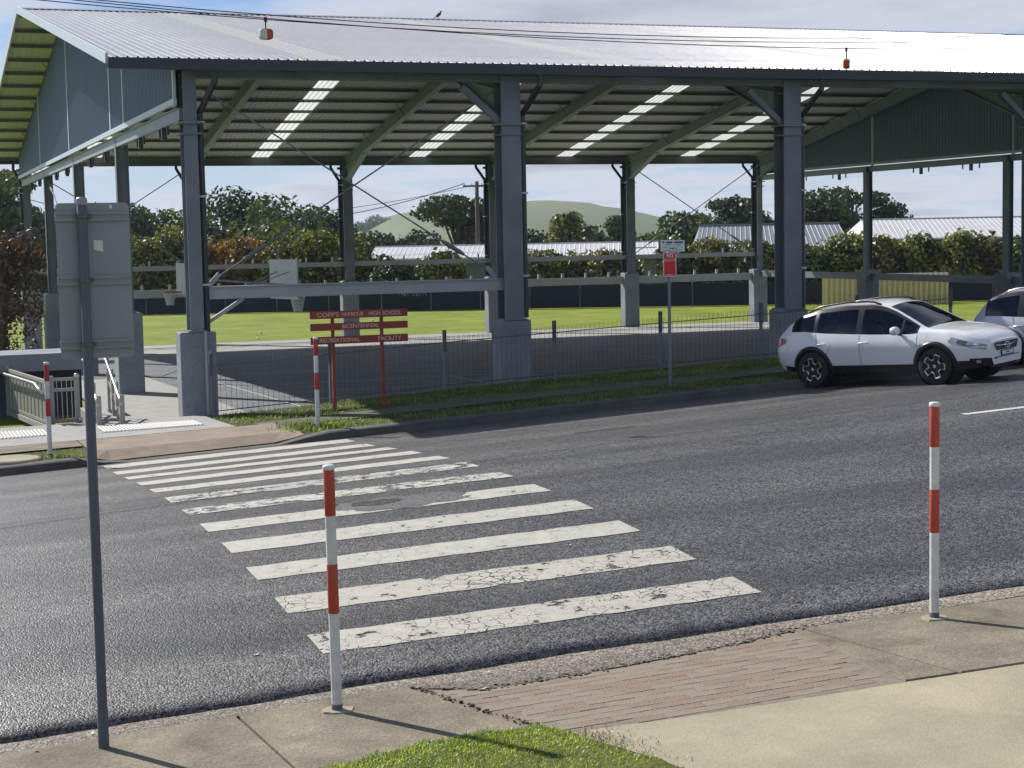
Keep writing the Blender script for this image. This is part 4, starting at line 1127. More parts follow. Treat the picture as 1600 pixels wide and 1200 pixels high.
gt = empty('entrance_gate', (-.16, 20.2, -.37), 0, 'small grey barred gate between the ramp railing and the stair handrail', 'gate')
for x in (0, .47): b = MB(); b.bbox(x-.045, x+.045, -.045, .045, -.1, .95, .006); b.build('post', M['baluster'], gt)
for z in (.10, .68, .88): b = MB(); b.box(.045, .425, -.02, .02, z-.03, z+.03); b.build('rail', M['baluster'], gt)
for k in range(4): b = MB(); b.tube([(.10+k*.09, 0, .13), (.10+k*.09, 0, .86)], .008, 6); b.build('bar', M['rail_silver'], gt)
for k, (x, z) in enumerate(((.47, .93), (.51, .09))): b = MB(); b.lathe([(0, -.06), (.04, -.05), (.05, 0), (.04, .05), (0, .06)], 10); b.build('post_cap', M['rail_silver'], gt, True, loc=(x, -.03, z))
st_ = empty('stair_handrail', (1.0, 19.15, -.30), 0, 'pair of sloping handrails with grey posts left of the tactile strip', 'handrail')
for dx in (0, -.42):
    for k in range(4):
        y = k*.62; z = k*.20
        b = MB(); b.bbox(dx-.045 if k == 0 else dx-.025, dx+.045 if k == 0 else dx+.025, y-.04, y+.04, -.15, .55+z, .006); b.build('post', M['baluster'], st_)
    b = MB(); b.tube([(dx-.02, -.10, .36), (dx-.02, .1, .46), (dx-.02, 1.95, 1.08), (dx-.02, 2.2, 1.10)], .026, 10); b.build('handrail', M['rail_silver'], st_, True)
    b = MB(); b.beam((dx, .05, .10), (dx, 1.9, .68), .04, .05); b.build('lower_rail', M['baluster'], st_)
wl = MB(); wl.bbox(-.22, .22, 0, 2.6, -.4, -.02, .01)
tag(wl.build('entrance_step', M['concrete_grey'], loc=(.79, 19.7, -.22)), 'pale concrete step block between the sloping handrails', 'step')

# ------------------------------------------------------------------ basketball hoops
def hoop(x, y, zc, face, label, w=1.7, h=1.08, arm=1.1, rz=0):
    zf = z_slab(y)
    t = empty('basketball_hoop', (x, y, zf), R(rz), label, 'basketball hoop', 'basketball hoops under the shelter')
    zz = zc-zf
    b = MB(); b.bbox(-.025, .025, -w/2, w/2, zz-h/2, zz+h/2, .01); b.build('backboard', M['board'], t)
    b = MB(); rz = zz-h/2+.10; cx = face*.40
    pts = [(cx+.225*math.cos(2*math.pi*k/20), .225*math.sin(2*math.pi*k/20), rz) for k in range(21)]
    b.tube(pts, .02, 6, cap=False); b.box(min(face*.02, face*.19), max(face*.02, face*.19), -.06, .06, rz-.04, rz+.01); b.build('rim', M['rim'], t, True)
    b = MB(); n = 12
    for k in range(n):
        for s in (1, -1):
            q = []
            for j in range(6):
                a = 2*math.pi*(k+s*j*.5)/n; r_ = .22-.11*(j/5)**.8; q.append((cx+r_*math.cos(a), r_*math.sin(a), rz-.45*j/5))
            b.tube(q, .017, 4, cap=False)
    b.build('net', M['net'], t)
    b = MB(); xb = -face*arm; b.tube([(xb, 0, 0), (xb, 0, zz+.15)], .07, 10); b.build('post', M['steel'], t, True)
    b = MB(); b.beam((xb, 0, zz-.35), (-face*.03, 0, zz-.35), .08, .08); b.beam((xb, 0, zz+.1), (-face*.03, 0, zz-.15), .05, .05)
    for s in (-1, 1): b.beam((xb*.6, 0, zz-.35), (-face*.03, s*.4, zz+.2), .03, .03)
    b.build('arm', M['steel_light'], t)
hoop(7.28, 33.0, 1.99, 1, 'pale backboard and net seen above the near rail, right of the first column', arm=2.75, rz=13)
hoop(6.65, 46.0, 1.80, -1, 'backboard seen edge-on with a white net left of the first column', arm=.45)
hoop(27.0, 40.0, 2.08, -1, 'narrow pale backboard just left of the third thick column', h=.8, arm=.5)

# ------------------------------------------------------------------ overhead cables with hanging markers
WY = 15.2
def cable(label, zmin, k, xm, dy, x0=-22, x1=44):
    b = MB(); b.tube([(x, WY+dy, zmin+k*(x-xm)**2) for x in frange(x0, x1, 1.5)], .0085, 6)
    tag(b.build('overhead_cable', M['wire'], smooth=True), label, 'cable', 'overhead cables along the road')
cable('topmost thin black cable crossing in front of the roof', 6.56, .0034, 10.5, 0)
cable('lowest black cable, which carries the two red and white markers', 6.41, .0030, 12.8, 0.02)
cable('black cable just above the one with the markers at the left', 6.52, .0031, 10.8, .25)
for x in (-22, 44):
    zg = z_verge(x, WY)
    t = empty('power_pole', (x, WY, zg), 0, 'timber pole carrying the overhead cables at the '+('left' if x < 0 else 'right')+' end of the span', 'pole')
    b = MB(); b.tube([(0, 0, -.5), (0, 0, 11.5-zg)], [.16, .11], 12); b.build('pole', M['wood'], t, True)
    b = MB(); b.box(-.06, .06, -.9, .9, 10.1-zg, 10.22-zg); b.build('crossarm', M['wood'], t)
def marker(x, ztop, zbot, zw, label, face):
    t = empty('cable_marker', (x, WY+.02, zbot), R(face), label, 'marker', 'red and white cable markers')
    h = ztop-zbot
    for s, mt, nm in ((-1, M['white'], 'white_half'), (1, M['red'], 'red_half')):
        b = MB(); pr = []
        n = 12
        for k in range(n+1):
            a = math.pi*k/n; ca, sa = math.cos(a), math.sin(a)
            ex = lambda v: math.copysign(abs(v)**.55, v)
            pr.append((ex(sa)*.115, h/2+ex(ca)*h/2))
        vs = []
        for d in (-.06, -.04, .04, .06):
            kk = 1 if abs(d) < .05 else .8
            vs += [(s*px*kk, d, h/2+(pz_-h/2)*kk) for px, pz_ in pr]
        b.v = vs; m_ = n+1
        for j in range(3):
            for k in range(n): b.f.append((j*m_+k, j*m_+k+1, (j+1)*m_+k+1, (j+1)*m_+k)); b.m.append(0)
        b.f.append(tuple(range(m_-1, -1, -1))); b.m.append(0); b.f.append(tuple(3*m_+k for k in range(m_))); b.m.append(0)
        o = b.build(nm, mt, t); fix_normals(o)
    b = MB(); b.tube([(0, 0, h-.02), (0, 0, zw-zbot)], .011, 6); b.build('hanger', M['black'], t)
    b = MB(); b.box(-.022, .022, -.022, .022, zw-zbot-.06, zw-zbot+.02); b.build('clip', M['black'], t)
marker(3.06, 6.525, 6.345, 6.41+.003*(3.06-12.8)**2, 'red and white marker hanging from the cable over the left of the roof', 8)
marker(14.08, 6.215, 6.04, 6.41+.003*(14.08-12.8)**2, 'red marker hanging from the cable in the glare at the right of the roof', -125)
# ------------------------------------------------------------------ cars
M['car_white'] = pmat('car_white_paint', (0.74, 0.75, 0.76), 0.28, coat=1.0, spec=0.5)
M['car_silver'] = pmat('car_silver_paint', (0.60, 0.61, 0.65), 0.30, metal=0.25, coat=1.0)
M['car_glass'] = make_glass('car_side_glass', (0.78, 0.82, 0.82))
M['car_screen'] = make_glass('car_windscreen', (0.30, 0.36, 0.42), 0.03)
M['tyre'] = pmat('tyre_rubber', (0.014, 0.014, 0.015), 0.8, bump=.2, bscale=60)
M['alloy'] = pmat('alloy_silver', (0.62, 0.63, 0.65), 0.3, metal=0.85)
M['alloy_dark'] = pmat('alloy_black', (0.012, 0.012, 0.014), 0.35)
M['chrome'] = pmat('chrome', (0.7, 0.72, 0.75), 0.12, metal=1.0)
M['lamp_glass'] = pmat('headlamp_glass', (0.30, 0.33, 0.37), 0.08, metal=0.5, coat=1.0)
M['lamp_dark'] = pmat('headlamp_bezel', (0.05, 0.055, 0.06), 0.15, coat=1.0)
M['tail_red'] = pmat('tail_lamp_red', (0.42, 0.012, 0.018), 0.15, coat=1.0)
M['grille'] = pmat('grille_mesh', (0.012, 0.014, 0.022), 0.4)
M['seat'] = pmat('seat_cloth', (0.02, 0.02, 0.022), 0.9)
M['plate'] = pmat('number_plate', (0.66, 0.67, 0.68), 0.45)

def build_car(name, label, paint, P):
    zk = P.get('zk', 1.0)
    I = lambda x, a, b: float(np.interp(x, a, b))
    def sm(a, b):
        # smooth table: sample, blur a little
        xs = np.linspace(-2.26, 2.26, 227); ys = np.interp(xs, a, b); k = np.array([1, 2, 3, 4, 3, 2, 1.]); k /= k.sum()
        yp = np.concatenate([[ys[0]]*3, ys, [ys[-1]]*3]); yb = np.convolve(yp, k, 'valid')
        return lambda x: float(np.interp(x, xs, yb))
    z_sill = sm([-2.24, -2.1, -1.7, -1, 1, 1.75, 2.05, 2.24], [.42, .34, .28, .25, .25, .25, .27, .30])
    z_belt = sm([-2.24, -2.1, -1.9, -1.5, -1.0, 0, .8, 1.15, 1.6, 1.95, 2.12, 2.24], [v*zk for v in P['belt']])
    z_top = sm([-2.24, -2.2, -2.1, -1.98, -1.78, -1.6, -1.2, -.6, 0, .22, .45, .8, 1.08, 1.2, 1.6, 1.9, 2.08, 2.18, 2.24], [v*zk for v in P['roof']])
    y_belt = sm([-2.24, -2.12, -1.85, -1.4, 0, 1, 1.55, 1.85, 2.05, 2.16, 2.24], [.60, .70, .785, .83, .845, .83, .79, .735, .65, .57, .46])
    y_max = sm([-2.24, -2.15, -1.9, -1.35, -.6, .6, 1.3, 1.7, 1.95, 2.1, 2.19, 2.24], [.68, .78, .86, .895, .875, .875, .895, .87, .80, .70, .60, .50])
    y_edge = sm([-2.24, -2.1, -1.95, -1.7, -1.3, -.5, .2, .5, .8, 1.08, 1.2, 1.6, 1.9, 2.08, 2.18, 2.24], [.52, .62, .66, .635, .615, .61, .585, .615, .675, .735, .735, .68, .60, .52, .44, .36])
    crown = sm([-2.24, -1.9, -1.5, -.5, .3, .8, 1.1, 1.3, 1.9, 2.24], [.01, .02, .055, .065, .06, .05, .045, .03, .025, .015])
    def side_y(x, z):
        zs, zb = z_sill(x), z_belt(x); ym, yb = y_max(x), y_belt(x); zm = .62*zk
        if z <= zm:
            t = max(0, min(1, (zm-z)/(zm-zs+1e-6))); return ym-.075*t**2.2
        t = max(0, min(1, (z-zm)/(zb-zm+1e-6))); return ym+(yb-ym)*t**1.8+.012*math.sin(math.pi*t)*(1 if abs(x) < 1.2 else .5)
    NLOW, NB, NC = 15, 7, 8
    ROWS = NLOW+NB+NC
    def point(x, t):
        """t in row units: 0 sill .. NLOW belt .. NLOW+NB roof edge .. ROWS centre"""
        if t <= NLOW:
            z = z_sill(x)+(z_belt(x)-z_sill(x))*t/NLOW; return Vector((x, side_y(x, z), z))
        ye, ze = y_edge(x), z_top(x)-crown(x)
        ze = max(ze, z_belt(x)+.012); ye = min(ye, y_belt(x)-.01)
        if t <= NLOW+NB:
            s = (t-NLOW)/NB; bul = .018*math.sin(math.pi*s)
            return Vector((x, y_belt(x)+(ye-y_belt(x))*s+bul, z_belt(x)+(ze-z_belt(x))*s))
        s = (t-NLOW-NB)/NC; zt = max(z_top(x), ze+.004)
        return Vector((x, ye*(1-s), ze+(zt-ze)*(1-(1-s)**2)))
    XSS = [-2.24, -2.225, -2.2, -2.17, -2.13] + frange(-2.08, 2.08, .04) + [2.11, 2.14, 2.17, 2.195, 2.215, 2.23, 2.24]
    WX = (-1.318, 1.318); WR = .335; AR = .385
    car = empty(name, (0, 0, 0), 0, label, 'car', 'cars parked nose-out by the verge')
    groups = {}
    def put(key, side, quad):
        groups.setdefault(key, []).append((side, quad))
    side_win = P['side_win']
    for i in range(len(XSS)-1):
        xa, xb = XSS[i], XSS[i+1]; xm = (xa+xb)/2
        for t in range(ROWS):
            q = [point(xa, t), point(xb, t), point(xb, t+1), point(xa, t+1)]
            c = sum(q, Vector())/4
            key = 'body'
            if t < NLOW:
                if any((c.x-wx)**2+(c.z-WR)**2 < AR**2 for wx in WX): continue
                if P['clad'] and c.z < .40 and abs(c.x) < 2.0: key = 'lower_cladding'
                if P['clad'] and c.x > 1.95 and c.z < .43: key = 'lower_cladding'
            elif t < NLOW+NB:
                r_ = t-NLOW
                if side_win[0] < xm < side_win[1]:
                    key = 'window_frame'
                    if r_ < NB-1 and point(xm, NLOW+NB).z-point(xm, NLOW).z > .10:
                        for w0, w1 in P['panes']:
                            if w0 < xm < w1: key = 'side_window'
            else:
                r_ = t-NLOW-NB
                if .27 < xm < 1.10: key = 'windscreen' if r_ >= 1 else 'body'
                if -1.97 < xm < -1.74: key = 'rear_window' if r_ >= 1 else 'window_frame'
            for s in (-1, 1): put(key, s, q)
    # end caps
    for xe in (XSS[0], XSS[-1]):
        for t in range(ROWS):
            a, b_ = point(xe, t), point(xe, t+1)
            for s in (-1, 1):
                put('body', s, [a, b_, Vector((xe, 0, b_.z)), Vector((xe, 0, a.z))])
    mats = {'body': paint, 'lower_cladding': M['black'], 'window_frame': M['black'], 'side_window': M['car_glass'], 'windscreen': M['car_screen'], 'rear_window': M['car_glass']}
    for key, quads in groups.items():
        b = MB()
        for s, q in quads:
            pts = [(v.x, v.y*s, v.z) for v in q]
            if s < 0: pts.reverse()
            b.poly(pts)
        o = b.build(key, mats[key], car); fix_normals(o); auto_smooth(o, 40)
        if key in ('side_window', 'lower_cladding', 'window_frame'): split_islands(o)
    def offset_patch(nm, mat, corners, off, n=8, m=4, sides=(-1, 1)):
        """curved panel lying just proud of the body: corners are (x, z) in order"""
        for s in sides:
            b = MB(); g_ = []
            for j in range(m+1):
                for i in range(n+1):
                    u, v = i/n, j/m
                    x = (1-u)*(1-v)*corners[0][0]+u*(1-v)*corners[1][0]+u*v*corners[2][0]+(1-u)*v*corners[3][0]
                    z = (1-u)*(1-v)*corners[0][1]+u*(1-v)*corners[1][1]+u*v*corners[2][1]+(1-u)*v*corners[3][1]
                    y = side_y(x, min(z, z_belt(x)-.002))
                    nx = (side_y(x-.03, min(z, z_belt(x)))-side_y(x+.03, min(z, z_belt(x))))/.06
                    nn = Vector((nx, 1, .15)).normalized()
                    pnt = Vector((x, y, z))+nn*off; g_.append((pnt.x, pnt.y*s, pnt.z))
            b.v = g_
            for j in range(m):
                for i in range(n):
                    f = (j*(n+1)+i, j*(n+1)+i+1, (j+1)*(n+1)+i+1, (j+1)*(n+1)+i); b.f.append(f if s < 0 else tuple(reversed(f))); b.m.append(0)
            yield s, b
    def add_patch(nm, mat, corners, off=.006, **k):
        out = []
        for s, b in offset_patch(nm, mat, corners, off, **k):
            o = b.build(nm, mat, car, True); out.append(o)
        return out
    # wheels and arches
    tb = MB(); tb.lathe([(.20, -.10), (.30, -.108), (.326, -.095), (.337, -.06), (.338, 0), (.337, .06), (.326, .095), (.30, .108), (.20, .10)], 40, 'y')
    tyre_me = tb.mesh('tyre', M['tyre'], True)
    rb_ = MB(); rb_.lathe([(.0, -.06), (.10, -.062), (.20, -.045), (.222, -.098), (.232, -.106), (.236, -.10), (.236, .09)], 40, 'y'); rim_me = rb_.mesh('rim', M['alloy_dark'], True)
    sb_ = MB()
    def star(k, n=160):
        a = 2*math.pi*k/n; ph = (a*5/(2*math.pi)) % 1.0; d = abs(ph-.5)*2
        t_ = max(0, min(1, (d-.38)/.22)); t_ = t_*t_*(3-2*t_)
        return a, .130+(.222-.130)*t_
    n = 160
    for k in range(n):
        a, r0 = star(k); sb_.v += [((r0)*math.sin(a), -.106, r0*math.cos(a)), ((r0-.020)*math.sin(a), -.109, (r0-.020)*math.cos(a)), ((r0-.024)*math.sin(a), -.09, (r0-.024)*math.cos(a)), ((r0)*math.sin(a), -.085, r0*math.cos(a))]
    for k in range(n):
        k2 = (k+1) % n
        for j in range(3): sb_.f.append((k*4+j, k2*4+j, k2*4+j+1, k*4+j+1)); sb_.m.append(0)
    sb_.lathe([(.0, -.098), (.03, -.098), (.036, -.092), (.036, -.06)], 16, 'y')
    star_me = sb_.mesh('spokes', M['alloy'], True)
    hub = MB()
    for k in range(5):
        a = 2*math.pi*k/5; c, s_ = math.cos(a), math.sin(a)
        hub.beam((.03*s_, -.085, .03*c), (.20*s_, -.088, .20*c), .075, .03, up=(0, 1, 0))
    hub_me = hub.mesh('spoke_backs', M['alloy_dark'])
    for wx in WX:
        for s in (-1, 1):
            wh = bpy.data.objects.new('wheel', None); COL.objects.link(wh); wh.parent = car; wh.empty_display_size = .1
            wh.location = (wx, s*(y_max(wx)-.105), WR); wh.rotation_euler = (0, (R(20) if wx > 0 else R(-9)), 0) if s < 0 else (0, 0, math.pi)
            for nm, me in (('tyre', tyre_me), ('rim', rim_me), ('spokes', star_me), ('spoke_backs', hub_me)): link_mesh(nm, me, wh)
            b = MB(); n2 = 30; a0, a1 = R(-28), R(208); ri, ro = AR-.035, AR+.055
            for k in range(n2+1):
                a = a0+(a1-a0)*k/n2
                for r_, off in ((ri, -.05), (ri+.003, .012), ((ri+ro)/2, .018), (ro, .010), (ro+.004, -.002)):
                    x, z = wx+r_*math.cos(a), WR+r_*math.sin(a)
                    z2 = max(z, z_sill(x)-.02)
                    b.v.append((x, s*(side_y(x, max(z2, z_sill(x)))+off), z2))
            for k in range(n2):
                for j in range(4):
                    f = (k*5+j, (k+1)*5+j, (k+1)*5+j+1, k*5+j+1); b.f.append(f if s < 0 else tuple(reversed(f))); b.m.append(0)
            b.build('arch_trim', M['black'] if P['clad'] else paint, car, True)
            b = MB(); b.lathe([(AR-.004, -.0), (AR-.004, .40)], 28, 'y'); b.lathe([(AR, .28), (.0, .28)], 28, 'y'); b.v = [(v[0]+wx, s*(y_max(wx)-.04-v[1]), v[2]+WR) for v in b.v]; b.build('wheel_well', M['dark_hole'], car)
    # underside
    b = MB()
    for i in range(0, len(XSS)-1, 4):
        xa, xb = XSS[i], XSS[min(i+4, len(XSS)-1)]
        b.quad((xa, -point(xa, 0).y+.06, z_sill(xa)+.01), (xb, -point(xb, 0).y+.06, z_sill(xb)+.01), (xb, point(xb, 0).y-.06, z_sill(xb)+.01), (xa, point(xa, 0).y-.06, z_sill(xa)+.01))
    b.build('underbody', M['dark_hole'], car)
    # cabin: floor, dash, seats with headrests, steering wheel
    b = MB(); b.box(-1.75, 1.05, -.76, .76, .30, .55); b.box(.72, 1.08, -.76, .76, .55, .92*zk); b.build('cabin_floor', M['seat'], car)
    for sx, ys_ in ((.02, (-.37, .37)), (-.92, (-.37, .37))):
        for y in ys_:
            b = MB(); b.bbox(sx-.25, sx+.28, y-.24, y+.24, .55, .72, .05); b.build('seat', M['seat'], car)
            b = MB(); b.beam((sx-.22, y, .70), (sx-.40, y, 1.17*zk), .46, .13, up=(1, 0, .3)); o = b.build('seat_back', M['seat'], car)
            b = MB(); b.bbox(-.06, .05, -.13, .13, 0, .19, .04); b.build('headrest', M['seat'], car, loc=(sx-.41, y, 1.19*zk))
    b = MB(); b.tube([(.60+.06*math.sin(2*math.pi*k/20), -.37+.18*math.cos(2*math.pi*k/20), .97*zk+.17*math.sin(2*math.pi*k/20)) for k in range(21)], .014, 6, cap=False); b.build('steering_wheel', M['seat'], car)
    # lamps
    for o in add_patch('headlamp', M['lamp_glass'], [(1.60, .755*zk), (2.19, .575*zk), (2.20, .665*zk), (1.66, .835*zk)], .007, n=10):
        pass
    for o in add_patch('headlamp_lens', M['lamp_dark'], [(1.76, .725*zk), (1.92, .675*zk), (1.94, .75*zk), (1.78, .795*zk)], .010, n=4): pass
    for o in add_patch('headlamp_lens', M['chrome'], [(2.03, .655*zk), (2.10, .635*zk), (2.11, .68*zk), (2.04, .705*zk)], .011, n=4): pass
    for o in add_patch('tail_lamp', M['tail_red'], [(-2.21, .76*zk), (-1.93, .84*zk), (-1.90, .93*zk), (-2.20, .95*zk)], .008): pass
    for o in add_patch('fog_lamp_bezel', M['black'], [(2.04, .40), (2.18, .405), (2.185, .435), (2.05, .435)], .006, n=4): pass
    for o in add_patch('fog_lamp', M['chrome'], [(2.05, .35), (2.11, .352), (2.11, .405), (2.05, .405)], .008, n=4): pass
    for o in add_patch('side_repeater', M['lamp_glass'], [(1.03, .70*zk), (1.12, .70*zk), (1.11, .735*zk), (1.03, .73*zk)], .004, n=3, m=2): pass
    # shut lines and door handles
    for x0, z0, x1, z1 in ((-.24, .38, -.24, .94*zk), (.96, .36, .99, .90*zk), (-.98, .62, -.86, .80), (-1.17, .80, -1.22, 1.0*zk), (-.24, .365, .94, .365), (-.90, .365, -.24, .365), (-.86, .38, -.99, .64)):
        for o in add_patch('shut_line', M['black'], [(x0, z0), (x1, z1), (x1+(.008 if abs(z1-z0) > .1 else 0), z1+(0 if abs(z1-z0) > .1 else .008)), (x0+(.008 if abs(z1-z0) > .1 else 0), z0+(0 if abs(z1-z0) > .1 else .008))], .0025, n=10, m=1): pass
    for x in (-.14, -1.08):
        for s in (-1, 1):
            y = side_y(x, .80*zk)
            b = MB(); b.tube([(x-.11, s*(y+.002), .80*zk), (x-.08, s*(y+.032), .803*zk), (x+.07, s*(y+.032), .803*zk), (x+.10, s*(y+.002), .80*zk)], [.012, .016, .016, .012], 8); b.build('door_handle', paint, car, True)
    # mirrors
    for s in (-1, 1):
        b = MB(); n = 10
        b.lathe([(0, -.065), (.07, -.055), (.10, -.02), (.105, .03), (.10, .05), (0, .052)], 16, 'x')
        b.v = [(-v[0]+.64, s*(.985+v[1]*1.12), 1.0*zk+v[2]*.78) for v in b.v]
        b.build('mirror', paint, car, True)
        b = MB(); b.tube([(.66, s*.85, .93*zk), (.64, s*.95, .95*zk)], [.035, .03], 8); b.build('mirror_stalk', M['black'], car, True)
    # roof rails
    for s in (-1, 1):
        b = MB(); pts = []
        for k in range(13):
            x = -1.50+1.60*k/12; h = .045*min(1, min(k, 12-k)/1.5); pts.append((x, s*(y_edge(x)-.035), z_top(x)-crown(x)+.018+h))
        b.tube(pts, .018, 8); b.build('roof_rail', M['black'] if P['clad'] else M['alloy'], car, True)
    if P.get('spoiler'):
        b = MB(); b.bbox(-1.86, -1.62, -.56, .56, 1.455*zk, 1.485*zk, .01); b.build('spoiler', paint, car)
    # nose: grille, badge, plate, lower intake
    xf = 2.246
    b = MB(); n = MB()
    hexp = [(-.40, .64), (-.33, .535), (.33, .535), (.40, .64), (.37, .675), (-.37, .675)]
    def nose_x(y): return 2.250
    b.poly([(nose_x(y), y, z*zk) for y, z in hexp]); b.poly([(nose_x(y)-.03, y, z*zk) for y, z in reversed(hexp)])
    b.build('grille', M['grille'], car)
    b = MB(); b.tube([(nose_x(-.36)+.006, -.36, .625*zk), (xf+.012, -.12, .607*zk), (xf+.012, .12, .607*zk), (nose_x(.36)+.006, .36, .625*zk)], .011, 6); b.build('grille_bar', M['chrome'], car, True)
    b = MB(); b.tube([(xf+.016, .085*math.cos(2*math.pi*k/20), .607*zk+.045*math.sin(2*math.pi*k/20)) for k in range(21)], .010, 6, cap=False); b.build('badge', M['chrome'], car, True)
    if P.get('plate', True):
        b = MB(); b.box(xf+.004, xf+.016, -.205, .205, .435, .525); pl = b.build('plate_frame', M['black'], car)
        b = MB(); b.box(xf+.0165, xf+.019, -.185, .185, .448, .512); b.build('number_plate', M['plate'], pl)
        b = MB(); b.box(xf+.0195, xf+.0202, -.05, .05, .468, .492); b.build('plate_print', M['ink'], pl)
    b = MB(); lo = [(-.50, .30), (-.40, .425), (.40, .425), (.50, .30), (.46, .25), (-.46, .25)]
    b.poly([(2.25 - max(0, abs(y)-.40)*.75, y, z) for y, z in lo]); b.poly([(2.20 - max(0, abs(y)-.40)*.75, y, z) for y, z in reversed(lo)]); b.build('lower_intake', M['black'], car)
    return car
PX = dict(clad=True, side_win=(-1.80, 1.02), panes=((-1.74, -1.27), (-1.19, -.30), (-.19, .62), (.68, .95)), spoiler=False,
          roof=(.94, 1.00, 1.06, 1.15, 1.29, 1.39, 1.49, 1.545, 1.53, 1.485, 1.39, 1.205, 1.05, 1.02, .975, .905, .82, .755, .70),
          belt=(.90, .99, 1.05, 1.05, 1.0, .945, .92, .94, .90, .815, .745, .66))
PS = dict(clad=False, side_win=(-1.86, 1.02), panes=((-1.82, -1.12), (-1.0, -.30), (-.19, .62), (.68, .95)), zk=.95, plate=True,
          roof=(.94, 1.02, 1.08, 1.20, 1.41, 1.495, 1.55, 1.57, 1.545, 1.50, 1.40, 1.21, 1.05, 1.02, .975, .905, .82, .755, .70),
          belt=(.90, 1.0, 1.04, 1.02, .98, .945, .93, .94, .90, .815, .745, .66))
def place_car(car, rw, fwheel, roll, k=.95):
    """rw, fwheel: ground points under the right-hand rear and front wheels"""
    a, f = Vector(rw), Vector(fwheel); fx = (f-a).normalized()
    left = Vector((0, 0, 1)).cross(fx).normalized(); left = (left+Vector((0, 0, roll))).normalized()
    up = fx.cross(left).normalized(); left = up.cross(fx)
    org = a+(fx*1.318+left*.80)*k
    m = Matrix(((fx.x, left.x, up.x, org.x), (fx.y, left.y, up.y, org.y), (fx.z, left.z, up.z, org.z), (0, 0, 0, 1)))
    car.matrix_world = m @ Matrix.Scale(k, 4)
c1 = build_car('parked_car', 'white hatchback crossover with black wheel arch trim, parked in front of the third column', M['car_white'], PX)
place_car(c1, (12.53, 13.72, z_road(12.53, 13.72)), (13.50, 11.48, z_road(13.50, 11.48)), .048)
c2 = build_car('parked_car', 'silver wagon at the right edge, half hidden behind the white car', M['car_silver'], PS)
place_car(c2, (16.75, 13.75, z_road(16.75, 13.75)), (17.75, 11.52, z_road(17.75, 11.52)), .048, .96)
# ------------------------------------------------------------------ boundary fence across the field
FL = [(-30, 108), (1.6, 95.6), (12.0, 91.0), (16.5, 89.5), (24.8, 84.4), (35.5, 79.6), (44.3, 75.2), (52.1, 72.0), (57.5, 70.2), (62.7, 68.3), (95, 56)]
ZG = -1.26
bf = empty('boundary_fence', (FL[0][0], FL[0][1], ZG), 0, 'long low fence of dark navy cloth across the far side of the field', 'fence')
BO = Vector((FL[0][0], FL[0][1], ZG))
for i in range(len(FL)-1):
    p, q = Vector((*FL[i], 0)), Vector((*FL[i+1], 0)); n = max(1, int((q-p).length/2.5))
    for k in range(n):
        a, c = p.lerp(q, k/n), p.lerp(q, (k+1)/n)
        b = MB(); b.beam((a.x, a.y, ZG+.68), (c.x, c.y, ZG+.68), .02, 1.30); b.build('cloth_panel', M['shade_cloth'], bf, loc=-BO)
        b = MB(); b.tube([(a.x, a.y-.03, ZG-.1), (a.x, a.y-.03, ZG+1.42)], .03, 6); b.build('post', M['fence_grey'], bf, loc=-BO)
# graffiti scrawl on the cloth
b = MB(); q = random.Random(2); x0 = Vector((24.9, 84.27, 0)); d = (Vector((35.5, 79.6, 0))-Vector((24.8, 84.4, 0))).normalized()
for k in range(9):
    s = .9+k*.17; z = ZG+1.02
    pts = [x0+d*(s+q.uniform(-.03, .1)*j)+Vector((0, -.06, z+.16*(-1)**j*q.uniform(.3, 1))) for j in range(4)]
    b.tube(pts, .017, 4)
o = b.build('graffiti', M['steel_light'], bf, loc=-BO)
# cream corrugated wall at the right
yw = empty('cream_wall', (47.6, 72.3, ZG), 0, 'cream ribbed metal wall beyond the court behind the white car', 'wall')
A, Bv = Vector((47.2, 71.9, ZG)), Vector((54.0, 69.5, ZG)); yw.location = A; d = Bv-A; yw.rotation_euler = (0, 0, math.atan2(d.y, d.x)); Ln = d.length
n = 24
rib = MB(); st = Ln/n
for z0, z1 in ((0, 1),): pass
pr = [(0, 0), (st*.4, 0), (st*.5, -.13), (st*.9, -.13), (st, 0)]
for x, y in pr: rib.v += [(x, y, 0), (x, y, 1.72)]
for i in range(4): rib.f.append((2*i, 2*i+2, 2*i+3, 2*i+1)); rib.m.append(0)
rm = rib.mesh('ribbed_sheet', M['yellow_clad'])
for k in range(n): link_mesh('ribbed_sheet', rm, yw, (k*st, 0, 0))
b = MB(); b.box(0, Ln, .01, .10, 1.68, 1.76); b.build('capping', M['trim'], yw)

